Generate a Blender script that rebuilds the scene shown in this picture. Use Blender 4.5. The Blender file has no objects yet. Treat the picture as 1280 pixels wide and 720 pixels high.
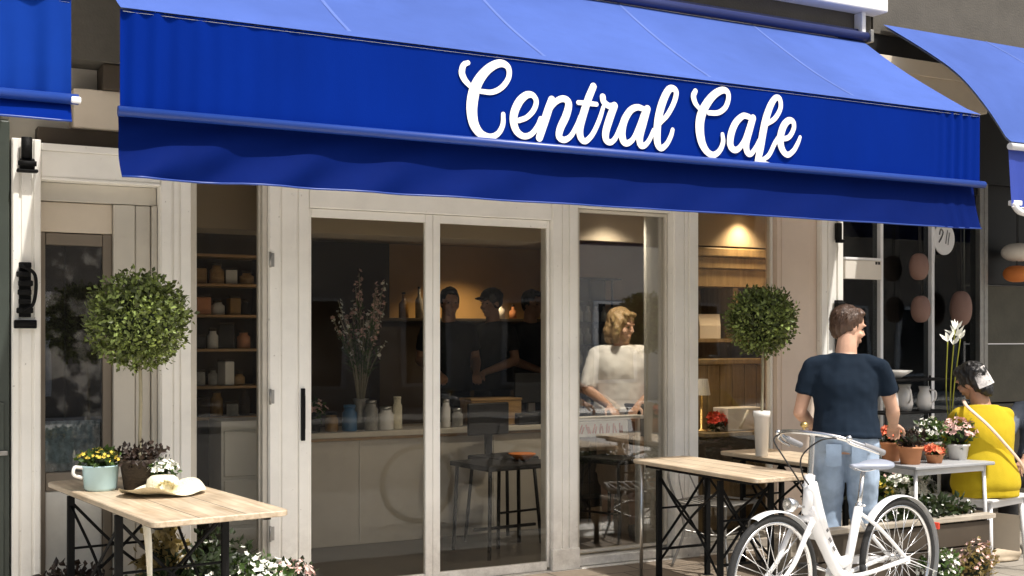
import bpy, bmesh, math, random
from mathutils import Vector, Matrix, noise as mnoise
R = math.radians
PI = math.pi
rnd = random.Random(7)
sc = bpy.context.scene
col = sc.collection

# ------------------------------------------------------------------ materials
def mat(name, color, rough=.6, var=.15, scale=6.0, bump=0.0, bscale=60.0, metal=0.0, spec=.5, island=0.0, sheen=0.0, stretch=(1, 1, 1), dirt=0.0):
    m = bpy.data.materials.new(name); m.use_nodes = True
    nt = m.node_tree; N = nt.nodes; L = nt.links
    b = N['Principled BSDF']
    b.inputs['Roughness'].default_value = rough
    b.inputs['Metallic'].default_value = metal
    b.inputs['Specular IOR Level'].default_value = spec
    if sheen: b.inputs['Sheen Weight'].default_value = sheen
    tc = N.new('ShaderNodeTexCoord'); mp = N.new('ShaderNodeMapping'); mp.inputs['Scale'].default_value = stretch
    L.new(tc.outputs['Object'], mp.inputs['Vector'])
    nz = N.new('ShaderNodeTexNoise'); nz.inputs['Scale'].default_value = scale; nz.inputs['Detail'].default_value = 6; nz.inputs['Roughness'].default_value = .6
    L.new(mp.outputs[0], nz.inputs['Vector'])
    mr = N.new('ShaderNodeMapRange'); mr.inputs[1].default_value = .25; mr.inputs[2].default_value = .75
    mr.inputs[3].default_value = 1 - var; mr.inputs[4].default_value = 1 + var
    L.new(nz.outputs['Fac'], mr.inputs[0])
    hv = N.new('ShaderNodeMix'); hv.data_type = 'RGBA'; hv.blend_type = 'MULTIPLY'; hv.inputs[0].default_value = 1
    hv.inputs[6].default_value = (*color, 1)
    L.new(mr.outputs[0], hv.inputs[7])
    out = hv.outputs[2]
    if island:
        g = N.new('ShaderNodeNewGeometry'); r2 = N.new('ShaderNodeMapRange')
        pw = N.new('ShaderNodeMath'); pw.operation = 'POWER'; pw.inputs[1].default_value = 2.2 if island > .8 else 1.0
        r2.inputs[3].default_value = .30 if island > .8 else 1 - island; r2.inputs[4].default_value = 3.0 if island > .8 else 1 + island
        L.new(g.outputs['Random Per Island'], pw.inputs[0]); L.new(pw.outputs[0], r2.inputs[0])
        h2 = N.new('ShaderNodeMix'); h2.data_type = 'RGBA'; h2.blend_type = 'MULTIPLY'; h2.inputs[0].default_value = 1
        L.new(out, h2.inputs[6]); L.new(r2.outputs[0], h2.inputs[7]); out = h2.outputs[2]
    if dirt:
        n3 = N.new('ShaderNodeTexNoise'); n3.inputs['Scale'].default_value = 1.7; n3.inputs['Detail'].default_value = 9; n3.inputs['Roughness'].default_value = .7
        L.new(tc.outputs['Object'], n3.inputs['Vector'])
        r3 = N.new('ShaderNodeMapRange'); r3.inputs[1].default_value = .5; r3.inputs[2].default_value = .8; r3.inputs[3].default_value = 1; r3.inputs[4].default_value = 1 - dirt
        L.new(n3.outputs['Fac'], r3.inputs[0])
        h3 = N.new('ShaderNodeMix'); h3.data_type = 'RGBA'; h3.blend_type = 'MULTIPLY'; h3.inputs[0].default_value = 1
        L.new(out, h3.inputs[6]); L.new(r3.outputs[0], h3.inputs[7]); out = h3.outputs[2]
    L.new(out, b.inputs['Base Color'])
    if bump:
        n2 = N.new('ShaderNodeTexNoise'); n2.inputs['Scale'].default_value = bscale; n2.inputs['Detail'].default_value = 4
        L.new(mp.outputs[0], n2.inputs['Vector'])
        bp = N.new('ShaderNodeBump'); bp.inputs['Strength'].default_value = bump; bp.inputs['Distance'].default_value = .01
        L.new(n2.outputs['Fac'], bp.inputs['Height']); L.new(bp.outputs[0], b.inputs['Normal'])
    return m

def leaf_mat(name, color, island=.45, trans=.25, rough=.45):
    m = mat(name, color, rough, .2, 12, island=island, spec=.4)
    nt = m.node_tree; N = nt.nodes; L = nt.links
    b = N['Principled BSDF']; o = N['Material Output']
    tr = N.new('ShaderNodeBsdfTranslucent'); tr.inputs[0].default_value = (color[0]*1.6, color[1]*1.5, color[2]*.6, 1)
    mx = N.new('ShaderNodeMixShader'); mx.inputs[0].default_value = trans
    L.new(b.outputs[0], mx.inputs[1]); L.new(tr.outputs[0], mx.inputs[2]); L.new(mx.outputs[0], o.inputs[0])
    return m

def glass_mat(name, tint=(.8, .8, .78), refl=.10, rough=.0, dust_haze=(.001, .012), dr=(.45, .8), dscale=2.5):
    m = bpy.data.materials.new(name); m.use_nodes = True
    nt = m.node_tree; N = nt.nodes; L = nt.links
    N.remove(N['Principled BSDF'])
    t = N.new('ShaderNodeBsdfTransparent'); t.inputs[0].default_value = (*tint, 1)
    g = N.new('ShaderNodeBsdfGlossy'); g.inputs['Roughness'].default_value = rough; g.inputs[0].default_value = (.95, .97, 1, 1)
    lw = N.new('ShaderNodeFresnel'); lw.inputs['IOR'].default_value = 1.5
    tc = N.new('ShaderNodeTexCoord'); nz = N.new('ShaderNodeTexNoise'); nz.inputs['Scale'].default_value = 1.1
    L.new(tc.outputs['Object'], nz.inputs['Vector'])
    bp = N.new('ShaderNodeBump'); bp.inputs['Strength'].default_value = .06; bp.inputs['Distance'].default_value = .02
    L.new(nz.outputs['Fac'], bp.inputs['Height']); L.new(bp.outputs[0], g.inputs['Normal'])
    a = N.new('ShaderNodeMath'); a.operation = 'ADD'; a.inputs[1].default_value = refl - .02; a.use_clamp = True
    hm = N.new('ShaderNodeMath'); hm.operation = 'MULTIPLY'; hm.inputs[1].default_value = .35
    L.new(lw.outputs[0], hm.inputs[0]); L.new(hm.outputs[0], a.inputs[0])
    mx = N.new('ShaderNodeMixShader'); L.new(a.outputs[0], mx.inputs[0]); L.new(t.outputs[0], mx.inputs[1]); L.new(g.outputs[0], mx.inputs[2])
    # a thin film of dust and smears; on the side door, painted reflections
    n4 = N.new('ShaderNodeTexNoise'); n4.inputs['Scale'].default_value = dscale; n4.inputs['Detail'].default_value = 8
    L.new(tc.outputs['Object'], n4.inputs['Vector'])
    r4 = N.new('ShaderNodeMapRange'); r4.inputs[1].default_value = dr[0]; r4.inputs[2].default_value = dr[1]; r4.inputs[3].default_value = dust_haze[0]; r4.inputs[4].default_value = dust_haze[1]
    L.new(n4.outputs['Fac'], r4.inputs[0])
    df = N.new('ShaderNodeBsdfDiffuse'); df.inputs[0].default_value = (.6, .58, .54, 1)
    m2 = N.new('ShaderNodeMixShader'); L.new(r4.outputs[0], m2.inputs[0]); L.new(mx.outputs[0], m2.inputs[1]); L.new(df.outputs[0], m2.inputs[2])
    L.new(m2.outputs[0], N['Material Output'].inputs[0])
    return m

def emit_mat(name, color, strength):
    m = bpy.data.materials.new(name); m.use_nodes = True
    b = m.node_tree.nodes['Principled BSDF']
    b.inputs['Base Color'].default_value = (*color, 1)
    b.inputs['Emission Color'].default_value = (*color, 1); b.inputs['Emission Strength'].default_value = strength
    return m

def wood_mat(name, c1, c2, rough=.5, axis=1, scale=3.0, plank=None):
    m = bpy.data.materials.new(name); m.use_nodes = True
    nt = m.node_tree; N = nt.nodes; L = nt.links; b = N['Principled BSDF']
    b.inputs['Roughness'].default_value = rough
    tc = N.new('ShaderNodeTexCoord'); mp = N.new('ShaderNodeMapping')
    s = [14, 14, 14]; s[axis] = 1.0
    mp.inputs['Scale'].default_value = s
    L.new(tc.outputs['Object'], mp.inputs['Vector'])
    nz = N.new('ShaderNodeTexNoise'); nz.inputs['Scale'].default_value = scale; nz.inputs['Detail'].default_value = 8; nz.inputs['Distortion'].default_value = .6
    L.new(mp.outputs[0], nz.inputs['Vector'])
    cr = N.new('ShaderNodeValToRGB'); cr.color_ramp.elements[0].position = .3; cr.color_ramp.elements[1].position = .72
    cr.color_ramp.elements[0].color = (*c1, 1); cr.color_ramp.elements[1].color = (*c2, 1)
    L.new(nz.outputs['Fac'], cr.inputs[0])
    n2 = N.new('ShaderNodeTexNoise'); n2.inputs['Scale'].default_value = 4; n2.inputs['Detail'].default_value = 9; n2.inputs['Roughness'].default_value = .7; L.new(tc.outputs['Object'], n2.inputs['Vector'])
    r2 = N.new('ShaderNodeMapRange'); r2.inputs[1].default_value = .35; r2.inputs[2].default_value = .7; r2.inputs[3].default_value = 1.08; r2.inputs[4].default_value = .68; L.new(n2.outputs['Fac'], r2.inputs[0])
    mm = N.new('ShaderNodeMix'); mm.data_type = 'RGBA'; mm.blend_type = 'MULTIPLY'; mm.inputs[0].default_value = 1; L.new(cr.outputs[0], mm.inputs[6]); L.new(r2.outputs[0], mm.inputs[7]); L.new(mm.outputs[2], b.inputs['Base Color'])
    bp = N.new('ShaderNodeBump'); bp.inputs['Strength'].default_value = .25; bp.inputs['Distance'].default_value = .003
    L.new(nz.outputs['Fac'], bp.inputs['Height']); L.new(bp.outputs[0], b.inputs['Normal'])
    return m

def slab_mat(name, c1, c2, w, h, rough=.8):
    m = mat(name, c1, rough, .22, 3.0, bump=.35, bscale=90, dirt=.3)
    nt = m.node_tree; N = nt.nodes; L = nt.links; b = N['Principled BSDF']
    tc = N.new('ShaderNodeTexCoord')
    br = N.new('ShaderNodeTexBrick'); br.inputs['Scale'].default_value = 1; br.inputs['Brick Width'].default_value = w; br.inputs['Row Height'].default_value = h
    br.inputs['Mortar Size'].default_value = .006; br.inputs['Color1'].default_value = (1, 1, 1, 1); br.inputs['Color2'].default_value = (.84, .83, .8, 1); br.inputs['Mortar'].default_value = (.3, .29, .28, 1)
    L.new(tc.outputs['Object'], br.inputs['Vector'])
    src = b.inputs['Base Color'].links[0].from_socket
    h3 = N.new('ShaderNodeMix'); h3.data_type = 'RGBA'; h3.blend_type = 'MULTIPLY'; h3.inputs[0].default_value = 1
    L.new(src, h3.inputs[6]); L.new(br.outputs[0], h3.inputs[7]); L.new(h3.outputs[2], b.inputs['Base Color'])
    return m

M = {}
M['white'] = mat('cream_paint', (.93, .905, .84), .45, .06, 3, bump=.04, bscale=25, dirt=.12)
def grime(m, top=.55, amt=.45):
    nt = m.node_tree; N = nt.nodes; L = nt.links; bs = N['Principled BSDF']
    tc = N.new('ShaderNodeTexCoord'); sx = N.new('ShaderNodeSeparateXYZ'); L.new(tc.outputs['Object'], sx.inputs[0])
    mr = N.new('ShaderNodeMapRange'); mr.inputs[1].default_value = 0; mr.inputs[2].default_value = top; mr.inputs[3].default_value = amt; mr.inputs[4].default_value = 0; L.new(sx.outputs['Z'], mr.inputs[0])
    nz = N.new('ShaderNodeTexNoise'); nz.inputs['Scale'].default_value = 9; nz.inputs['Detail'].default_value = 8; nz.inputs['Roughness'].default_value = .75; L.new(tc.outputs['Object'], nz.inputs['Vector'])
    r2 = N.new('ShaderNodeMapRange'); r2.inputs[1].default_value = .35; r2.inputs[2].default_value = .65; L.new(nz.outputs['Fac'], r2.inputs[0])
    mu = N.new('ShaderNodeMath'); mu.operation = 'MULTIPLY'; L.new(mr.outputs[0], mu.inputs[0]); L.new(r2.outputs[0], mu.inputs[1])
    # fine chips and scratches anywhere
    ch = N.new('ShaderNodeTexNoise'); ch.inputs['Scale'].default_value = 38; ch.inputs['Detail'].default_value = 5; L.new(tc.outputs['Object'], ch.inputs['Vector'])
    cm = N.new('ShaderNodeMapRange'); cm.inputs[1].default_value = .70; cm.inputs[2].default_value = .74; cm.inputs[3].default_value = 0; cm.inputs[4].default_value = .4; L.new(ch.outputs['Fac'], cm.inputs[0])
    ad = N.new('ShaderNodeMath'); ad.operation = 'ADD'; ad.use_clamp = True; L.new(mu.outputs[0], ad.inputs[0]); L.new(cm.outputs[0], ad.inputs[1])
    src = bs.inputs['Base Color'].links[0].from_socket
    mx = N.new('ShaderNodeMix'); mx.data_type = 'RGBA'; mx.inputs[7].default_value = (.16, .125, .085, 1); L.new(ad.outputs[0], mx.inputs[0]); L.new(src, mx.inputs[6]); L.new(mx.outputs[2], bs.inputs['Base Color'])
grime(M['white'])
M['beige'] = mat('beige_paint', (.70, .61, .49), .55, .07, 3, dirt=.15)
M['pink_beige'] = mat('pinkish_beige_paint', (.74, .61, .50), .5, .07, 2, dirt=.15)
M['grey_beige'] = mat('grey_beige_paint', (.62, .58, .50), .55, .08, 3, dirt=.2)
M['wall'] = mat('taupe_render', (.095, .086, .07), .85, .15, 4, bump=.3, bscale=70, dirt=.3)
M['brown_dark'] = mat('dark_brown_boards', (.06, .045, .03), .7, .2, 5)
M['ledge'] = mat('white_ledge_paint', (.85, .85, .85), .6, .06, 3, dirt=.2)
M['green_dark'] = mat('dark_green_paint', (.045, .055, .045), .45, .15, 4)
M['black_paint'] = mat('black_shopfront_paint', (.008, .008, .009), .4, .2, 6)
M['stone'] = mat('olive_grey_stone', (.085, .08, .06), .75, .2, 4, bump=.25, bscale=40, dirt=.25)
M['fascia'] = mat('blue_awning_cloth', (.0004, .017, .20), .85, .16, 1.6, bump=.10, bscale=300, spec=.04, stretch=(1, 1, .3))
M['sheet'] = mat('sunlit_pale_blue_cloth', (.058, .108, .36), .8, .22, .8, bump=.10, bscale=260, spec=.12, dirt=.18)  # awning top coloured paler than the fascia to imitate strong sun
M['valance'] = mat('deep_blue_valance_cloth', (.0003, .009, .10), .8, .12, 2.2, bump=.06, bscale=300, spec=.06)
M['rail_blue'] = mat('blue_coated_rail', (.014, .05, .27), .35, .06, 5, spec=.5)
M['navy_metal'] = mat('navy_roller_metal', (.02, .03, .12), .4, .1, 6)
M['letter'] = mat('white_sign_paint', (.9, .9, .87), .6, .03, 8)
M['black_iron'] = mat('black_iron', (.005, .005, .005), .65, .3, 20, bump=.2, bscale=80, spec=.18)
M['chrome'] = mat('brushed_steel', (.6, .6, .58), .28, .1, 20, metal=1)
M['dull_steel'] = mat('dull_grey_steel', (.35, .34, .32), .42, .15, 20, metal=.8)
M['glass'] = glass_mat('shop_glass', (.90, .885, .85), .021)
M['glass_dark'] = glass_mat('dark_shop_glass', (.50, .51, .51), .004)
M['glass_reflection_haze'] = glass_mat('painted_haze_door_glass', (.70, .71, .70), .08, dust_haze=(.01, .16), dr=(.48, .62), dscale=11)  # pale noise painted on the glass as a hazy reflection
M['glass_street'] = glass_mat('bright_reflecting_glass', (.90, .89, .86), .15)
M['table'] = wood_mat('pale_table_wood', (.42, .31, .20), (.70, .59, .44), .42, 1, 2.5)
M['counter_wood'] = wood_mat('honey_wood', (.30, .17, .06), (.50, .31, .13), .5, 0, 3)
M['hutch'] = wood_mat('olive_brown_wood', (.22, .155, .075), (.36, .26, .13), .5, 2, 2)
M['plank'] = wood_mat('weathered_plank', (.30, .26, .20), (.52, .46, .38), .7, 0, 3)
M['warm_wall'] = mat('ochre_wall_tiles', (.52, .33, .13), .5, .14, 2)
M['dark_wall'] = mat('dark_brown_plaster', (.05, .036, .022), .8, .2, 3)
M['int_ceiling'] = mat('brown_cream_ceiling', (.34, .28, .20), .8, .06, 2)
M['int_floor'] = mat('dark_cafe_floor', (.07, .062, .052), .35, .25, 3, dirt=.3)
M['counter'] = mat('grey_counter_front', (.58, .53, .45), .5, .08, 3, dirt=.2)
M['counter_top'] = mat('cream_stone_counter_top', (.60, .54, .43), .3, .1, 5)
M['black_soft'] = mat('matt_black', (.010, .0095, .009), .6, .2, 10)
M['bike'] = mat('glossy_white_bike_paint', (.82, .82, .82), .22, .03, 5)
M['alu'] = mat('polished_alloy', (.78, .78, .78), .25, .06, 15, metal=1)
M['tyre'] = mat('black_tyre_rubber', (.018, .018, .018), .8, .25, 60, bump=.4, bscale=150)
M['fender'] = mat('white_mudguard_paint', (.78, .79, .80), .25, .05, 8)
M['saddle'] = mat('pale_grey_saddle_vinyl', (.30, .33, .40), .45, .06, 10)
M['grip'] = mat('grip_rubber', (.24, .24, .25), .6, .05, 20)
M['skin'] = mat('light_skin', (.60, .36, .25), .5, .12, 14, spec=.35)
M['skin_dim'] = mat('tanned_skin', (.40, .22, .14), .5, .12, 14)
M['tee'] = mat('dark_teal_jersey', (.009, .017, .030), .9, .25, 5, bump=.25, bscale=300, spec=.15)
M['jeans'] = mat('faded_blue_denim', (.33, .42, .54), .85, .3, 7, bump=.3, bscale=250)
M['denim_pocket'] = mat('pocket_denim', (.26, .34, .45), .85, .25, 9, bump=.3, bscale=250)
M['denim_dark'] = mat('grey_blue_denim', (.16, .19, .24), .85, .3, 9, bump=.3, bscale=250)
M['yellow'] = mat('yellow_cotton', (.50, .365, .004), .9, .05, 4, bump=.15, bscale=200)
M['hair_black'] = mat('black_hair', (.010, .009, .008), .4, .5, 30, bump=.8, bscale=40, stretch=(1, 1, .3))
M['hair_brown'] = mat('brown_hair', (.075, .038, .020), .45, .4, 40, bump=.8, bscale=50, stretch=(1, 1, .3))
M['hair_tawny'] = mat('tawny_hair', (.38, .25, .12), .45, .35, 40, bump=.8, bscale=50, stretch=(1, 1, .3))
M['blouse'] = mat('white_blouse_cotton', (.90, .87, .82), .8, .06, 6, bump=.2, bscale=120)
M['skirt'] = mat('beige_linen', (.42, .31, .22), .85, .12, 6)
M['black_cloth'] = mat('black_cloth', (.008, .008, .009), .9, .3, 8)
M['shoe_beige'] = mat('beige_canvas', (.50, .42, .31), .8, .2, 12)
M['shoe_dark'] = mat('dark_leather', (.03, .025, .02), .5, .2, 12)
M['strap'] = mat('pale_pink_strap', (.70, .52, .40), .6, .08, 12)
M['leaf'] = leaf_mat('boxwood_leaf', (.125, .160, .045), .95, .2)
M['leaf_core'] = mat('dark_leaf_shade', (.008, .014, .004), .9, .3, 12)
M['leaf_mid'] = leaf_mat('mid_green_leaf', (.06, .11, .025), .5)
M['leaf_dark'] = leaf_mat('dark_green_leaf', (.025, .04, .014), .5)
M['leaf_purple'] = leaf_mat('dark_purple_leaf', (.03, .018, .014), .5, .1)
M['leaf_dry'] = leaf_mat('dry_straw_leaf', (.22, .17, .07), .4)
M['stem'] = mat('pale_stem', (.30, .27, .18), .7, .2, 20)
M['fl_white'] = mat('white_petal', (.82, .82, .74), .7, .06, 20, island=.12)
M['fl_cream'] = mat('cream_petal', (.80, .72, .46), .7, .1, 20, island=.2)
M['fl_pink'] = mat('pink_petal', (.78, .52, .46), .7, .1, 20, island=.2)
M['fl_coral'] = mat('coral_petal', (.75, .20, .10), .7, .1, 20, island=.25)
M['fl_red'] = mat('red_petal', (.60, .05, .02), .6, .1, 20, island=.3)
M['fl_yellow'] = mat('yellow_petal', (.70, .55, .08), .7, .1, 20, island=.25)
M['terracotta'] = mat('terracotta', (.55, .24, .11), .8, .15, 12, dirt=.2)
M['teal_pot'] = mat('pale_blue_enamel', (.46, .66, .70), .25, .05, 5)
M['wicker'] = mat('dark_wicker', (.045, .032, .022), .8, .5, 60, bump=1, bscale=60, stretch=(1, 1, 3))
M['straw'] = mat('cream_woven_straw', (.80, .74, .56), .8, .15, 40, bump=.8, bscale=110)
M['white_ceramic'] = mat('white_ceramic', (.80, .78, .74), .25, .04, 8)
M['cloth_cream'] = mat('cream_linen', (.74, .70, .58), .85, .06, 8)
M['blue_tin'] = mat('blue_tin', (.05, .15, .30), .35, .1, 10)
M['amber'] = mat('amber_jar', (.26, .15, .05), .2, .2, 14)
M['jar_grey'] = mat('grey_glass_jar', (.30, .29, .26), .15, .35, 18)
M['gold'] = mat('aged_brass', (.60, .42, .16), .35, .2, 15, metal=1)
M['orange'] = mat('orange_paper', (.62, .19, .04), .7, .08, 6)
M['paper'] = mat('white_paper', (.75, .70, .62), .7, .06, 6)
M['dull_pink'] = mat('dusty_pink_paper', (.24, .14, .11), .7, .1, 6)
M['soil'] = mat('potting_soil', (.03, .022, .015), .95, .3, 30, bump=1, bscale=80)
M['chair_white'] = mat('white_chair_metal', (.72, .72, .72), .4, .05, 8)
M['grey_top'] = mat('pale_grey_table_top', (.34, .35, .36), .45, .08, 6)
M['red_print'] = mat('faded_red_print', (.40, .10, .07), .6, .1, 10)
M['grey_print'] = mat('grey_print', (.16, .16, .16), .6, .1, 10)
M['rough_white'] = mat('weathered_white_panel', (.70, .69, .64), .6, .12, 2, dirt=.3)
M['facade_far'] = mat('far_brick', (.34, .29, .24), .85, .25, 4, dirt=.3)
M['facade_pale'] = mat('far_pale_render', (.62, .58, .52), .85, .1, 4, dirt=.2)

# ------------------------------------------------------------------ mesh helpers
def catmull(pts, n=8):
    P = [Vector(p) for p in pts]
    if len(P) < 3: return P
    out = []
    for i in range(len(P) - 1):
        p0 = P[i - 1] if i else P[0] * 2 - P[1]; p1 = P[i]; p2 = P[i + 1]; p3 = P[i + 2] if i + 2 < len(P) else P[-1] * 2 - P[-2]
        for k in range(n):
            t = k / n
            out.append(.5 * ((2 * p1) + (p2 - p0) * t + (2 * p0 - 5 * p1 + 4 * p2 - p3) * t * t + (3 * p1 - p0 - 3 * p2 + p3) * t ** 3))
    out.append(P[-1])
    return out

class MB:
    def __init__(s): s.bm = bmesh.new(); s.mi = 0
    def _mi(s, faces, smooth=False):
        for f in faces: f.material_index = s.mi; f.smooth = smooth
    def box(s, a, b, bev=0.0, rot=None, piv=None):
        (x0, y0, z0), (x1, y1, z1) = a, b
        x0, x1 = min(x0, x1), max(x0, x1); y0, y1 = min(y0, y1), max(y0, y1); z0, z1 = min(z0, z1), max(z0, z1)
        r = bmesh.ops.create_cube(s.bm, size=1)
        vs = r['verts']
        c = Vector(((x0 + x1) / 2, (y0 + y1) / 2, (z0 + z1) / 2))
        for v in vs: v.co = Vector((v.co.x * (x1 - x0), v.co.y * (y1 - y0), v.co.z * (z1 - z0))) + c
        if rot is not None:
            p = Vector(piv) if piv else c
            for v in vs: v.co = rot @ (v.co - p) + p
        fs = list({f for v in vs for f in v.link_faces})
        if bev:
            es = list({e for v in vs for e in v.link_edges})
            r2 = bmesh.ops.bevel(s.bm, geom=es, offset=bev, segments=2, affect='EDGES', profile=.5)
            fs = list({f for v in r2['verts'] for f in v.link_faces} | {f for f in fs if f.is_valid})
        s._mi(fs)
        return s
    def tube(s, pts, r, seg=8, smooth=True, n=8, caps=True, curve=True, flat=None):
        P = catmull(pts, n) if curve and len(pts) > 2 else [Vector(p) for p in pts]
        m = len(P)
        if not isinstance(r, (list, tuple)): rr = [r] * m
        else:
            k = len(r) - 1; rr = []
            for i in range(m):
                t = i / max(1, m - 1) * k; j = min(int(t), k - 1) if k else 0
                rr.append(r[0] if not k else r[j] + (r[j + 1] - r[j]) * (t - j))
        up = None; rings = []
        for i in range(m):
            d = (P[min(i + 1, m - 1)] - P[max(i - 1, 0)])
            d = d.normalized() if d.length > 1e-9 else Vector((0, 0, 1))
            if up is None:
                up = Vector((0, 0, 1)) if abs(d.z) < .9 else Vector((0, 1, 0))
            a = d.cross(up)
            a = a.normalized() if a.length > 1e-6 else d.orthogonal().normalized()
            up = a.cross(d).normalized()
            fx, fz = flat if flat else (1, 1)
            rings.append([s.bm.verts.new(P[i] + (a * math.cos(q) * fx + up * math.sin(q) * fz) * rr[i]) for q in [2 * PI * j / seg for j in range(seg)]])
        fs = []
        for i in range(m - 1):
            for j in range(seg):
                fs.append(s.bm.faces.new((rings[i][j], rings[i][(j + 1) % seg], rings[i + 1][(j + 1) % seg], rings[i + 1][j])))
        s._mi(fs, smooth)
        if caps:
            s._mi([s.bm.faces.new(rings[0][::-1]), s.bm.faces.new(rings[-1])])
        return s
    def lathe(s, prof, c=(0, 0, 0), seg=24, smooth=True):
        c = Vector(c); rings = []
        for (r, z) in prof:
            rings.append([s.bm.verts.new(c + Vector((max(r, 1e-4) * math.cos(2 * PI * j / seg), max(r, 1e-4) * math.sin(2 * PI * j / seg), z))) for j in range(seg)])
        fs = []
        for i in range(len(prof) - 1):
            for j in range(seg):
                fs.append(s.bm.faces.new((rings[i][j], rings[i][(j + 1) % seg], rings[i + 1][(j + 1) % seg], rings[i + 1][j])))
        s._mi(fs, smooth)
        return s
    def loft(s, rings, closed=True, smooth=True):
        V = [[s.bm.verts.new(p) for p in r] for r in rings]; fs = []; n = len(V[0])
        for i in range(len(V) - 1):
            for j in range(n if closed else n - 1):
                fs.append(s.bm.faces.new((V[i][j], V[i][(j + 1) % n], V[i + 1][(j + 1) % n], V[i + 1][j])))
        s._mi(fs, smooth)
        if closed: s._mi([s.bm.faces.new(V[0][::-1]), s.bm.faces.new(V[-1])], smooth)
        return s
    def ball(s, c, r, sub=2, smooth=True, jit=0):
        res = bmesh.ops.create_icosphere(s.bm, subdivisions=sub, radius=1)
        r = (r, r, r) if not isinstance(r, (tuple, list)) else r
        for v in res['verts']:
            k = 1 + (jit * mnoise.noise(v.co * 2.3 + Vector(c) * 3) if jit else 0)
            v.co = Vector((v.co.x * r[0] * k, v.co.y * r[1] * k, v.co.z * r[2] * k)) + Vector(c)
        s._mi({f for v in res['verts'] for f in v.link_faces}, smooth)
        return s
    def grid(s, fn, nu, nv, smooth=True):
        V = [[s.bm.verts.new(fn(i / nu, j / nv)) for j in range(nv + 1)] for i in range(nu + 1)]
        s._mi([s.bm.faces.new((V[i][j], V[i + 1][j], V[i + 1][j + 1], V[i][j + 1])) for i in range(nu) for j in range(nv)], smooth)
        return s
    def leaf(s, p, d, up, ln, w):
        d = d.normalized(); side = d.cross(up)
        side = side.normalized() if side.length > 1e-4 else d.orthogonal().normalized()
        nn = side.cross(d)
        a = s.bm.verts.new(p); b = s.bm.verts.new(p + d * ln * .5 + side * w * .5 + nn * w * .15)
        c = s.bm.verts.new(p + d * ln); e = s.bm.verts.new(p + d * ln * .5 - side * w * .5 + nn * w * .15)
        s._mi([s.bm.faces.new((a, b, c)), s.bm.faces.new((a, c, e))])
    def leaves(s, c, rad, n, size, lo=.75, hi=1.05, seed=1, lumps=.1):
        q = random.Random(seed); c = Vector(c)
        for i in range(n):
            v = Vector((q.gauss(0, 1), q.gauss(0, 1), q.gauss(0, 1))).normalized()
            k = q.uniform(lo, hi) + lumps * mnoise.noise(v * 3.1 + c * 5)
            p = c + Vector((v.x * rad[0], v.y * rad[1], v.z * rad[2])) * k
            d = (v * .7 + Vector((q.gauss(0, 1), q.gauss(0, 1), q.gauss(0, 1) + .3)) * .7)
            L = size * q.uniform(.6, 1.3)
            s.leaf(p, d, v + Vector((q.gauss(0, .5), q.gauss(0, .5), q.gauss(0, .5))), L, L * .62)
        return s
    def flowers(s, c, rad, n, size, seed=1, petals=5, top=True):
        q = random.Random(seed); c = Vector(c)
        for i in range(n):
            v = Vector((q.gauss(0, 1), q.gauss(0, 1), q.gauss(0, 1))).normalized()
            if top: v.z = abs(v.z)
            p = c + Vector((v.x * rad[0], v.y * rad[1], v.z * rad[2])) * q.uniform(.7, 1.08)
            nn = (v + Vector((q.gauss(0, .3), q.gauss(0, .3), q.gauss(0, .3) + .3))).normalized()
            a = nn.orthogonal().normalized(); b = nn.cross(a)
            sz = size * q.uniform(.7, 1.25); off = q.uniform(0, 6)
            for k in range(petals):
                t = off + 2 * PI * k / petals
                s.leaf(p, a * math.cos(t) + b * math.sin(t) + nn * .45, nn, sz, sz * .75)
        return s
    def build(s, name, mats, parent=None, loc=None, rz=None):
        me = bpy.data.meshes.new(name)
        bmesh.ops.recalc_face_normals(s.bm, faces=[f for f in s.bm.faces if len(f.verts) > 3]) if len(s.bm.faces) < 60000 else None
        s.bm.to_mesh(me); s.bm.free()
        for m in (mats if isinstance(mats, (list, tuple)) else [mats]): me.materials.append(m)
        o = bpy.data.objects.new(name, me); col.objects.link(o)
        if parent is not None: o.parent = parent
        if loc: o.location = loc
        if rz is not None: o.rotation_euler.z = rz
        return o

def thing(name, label, cat, loc=(0, 0, 0), rz=0, group=None):
    o = bpy.data.objects.new(name, None); col.objects.link(o); o.empty_display_size = .1
    o.location = loc; o.rotation_euler = (0, 0, rz); o['label'] = label; o['category'] = cat
    if group: o['group'] = group
    return o
def tag(o, label, cat, group=None):
    o['label'] = label; o['category'] = cat
    if group: o['group'] = group
    return o
def struct(o): o['kind'] = 'structure'; return o
def copy_tree(o, parent=None):
    c = o.copy(); col.objects.link(c); c.parent = parent
    for ch in list(o.children): copy_tree(ch, c)
    return c
def bx(name, a, b, m, parent=None, bev=0.0, label=None):
    o = MB().box(a, b, bev).build(name, m, parent)
    if label: o['label'] = label
    return o
def remesh(mb, name, m, parent, vox=.008, smooth=4, disp=0.0, dscale=.12):
    me = bpy.data.meshes.new(name); bmesh.ops.recalc_face_normals(mb.bm, faces=mb.bm.faces)
    mb.bm.to_mesh(me); mb.bm.free()
    o = bpy.data.objects.new(name, me); col.objects.link(o)
    md = o.modifiers.new('r', 'REMESH'); md.mode = 'VOXEL'; md.voxel_size = vox; md.use_smooth_shade = True
    sm = o.modifiers.new('s', 'SMOOTH'); sm.iterations = smooth; sm.factor = .5
    me.materials.append(m); PENDING.append((o, disp, dscale))
    if parent is not None: o.parent = parent
    return o

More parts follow.
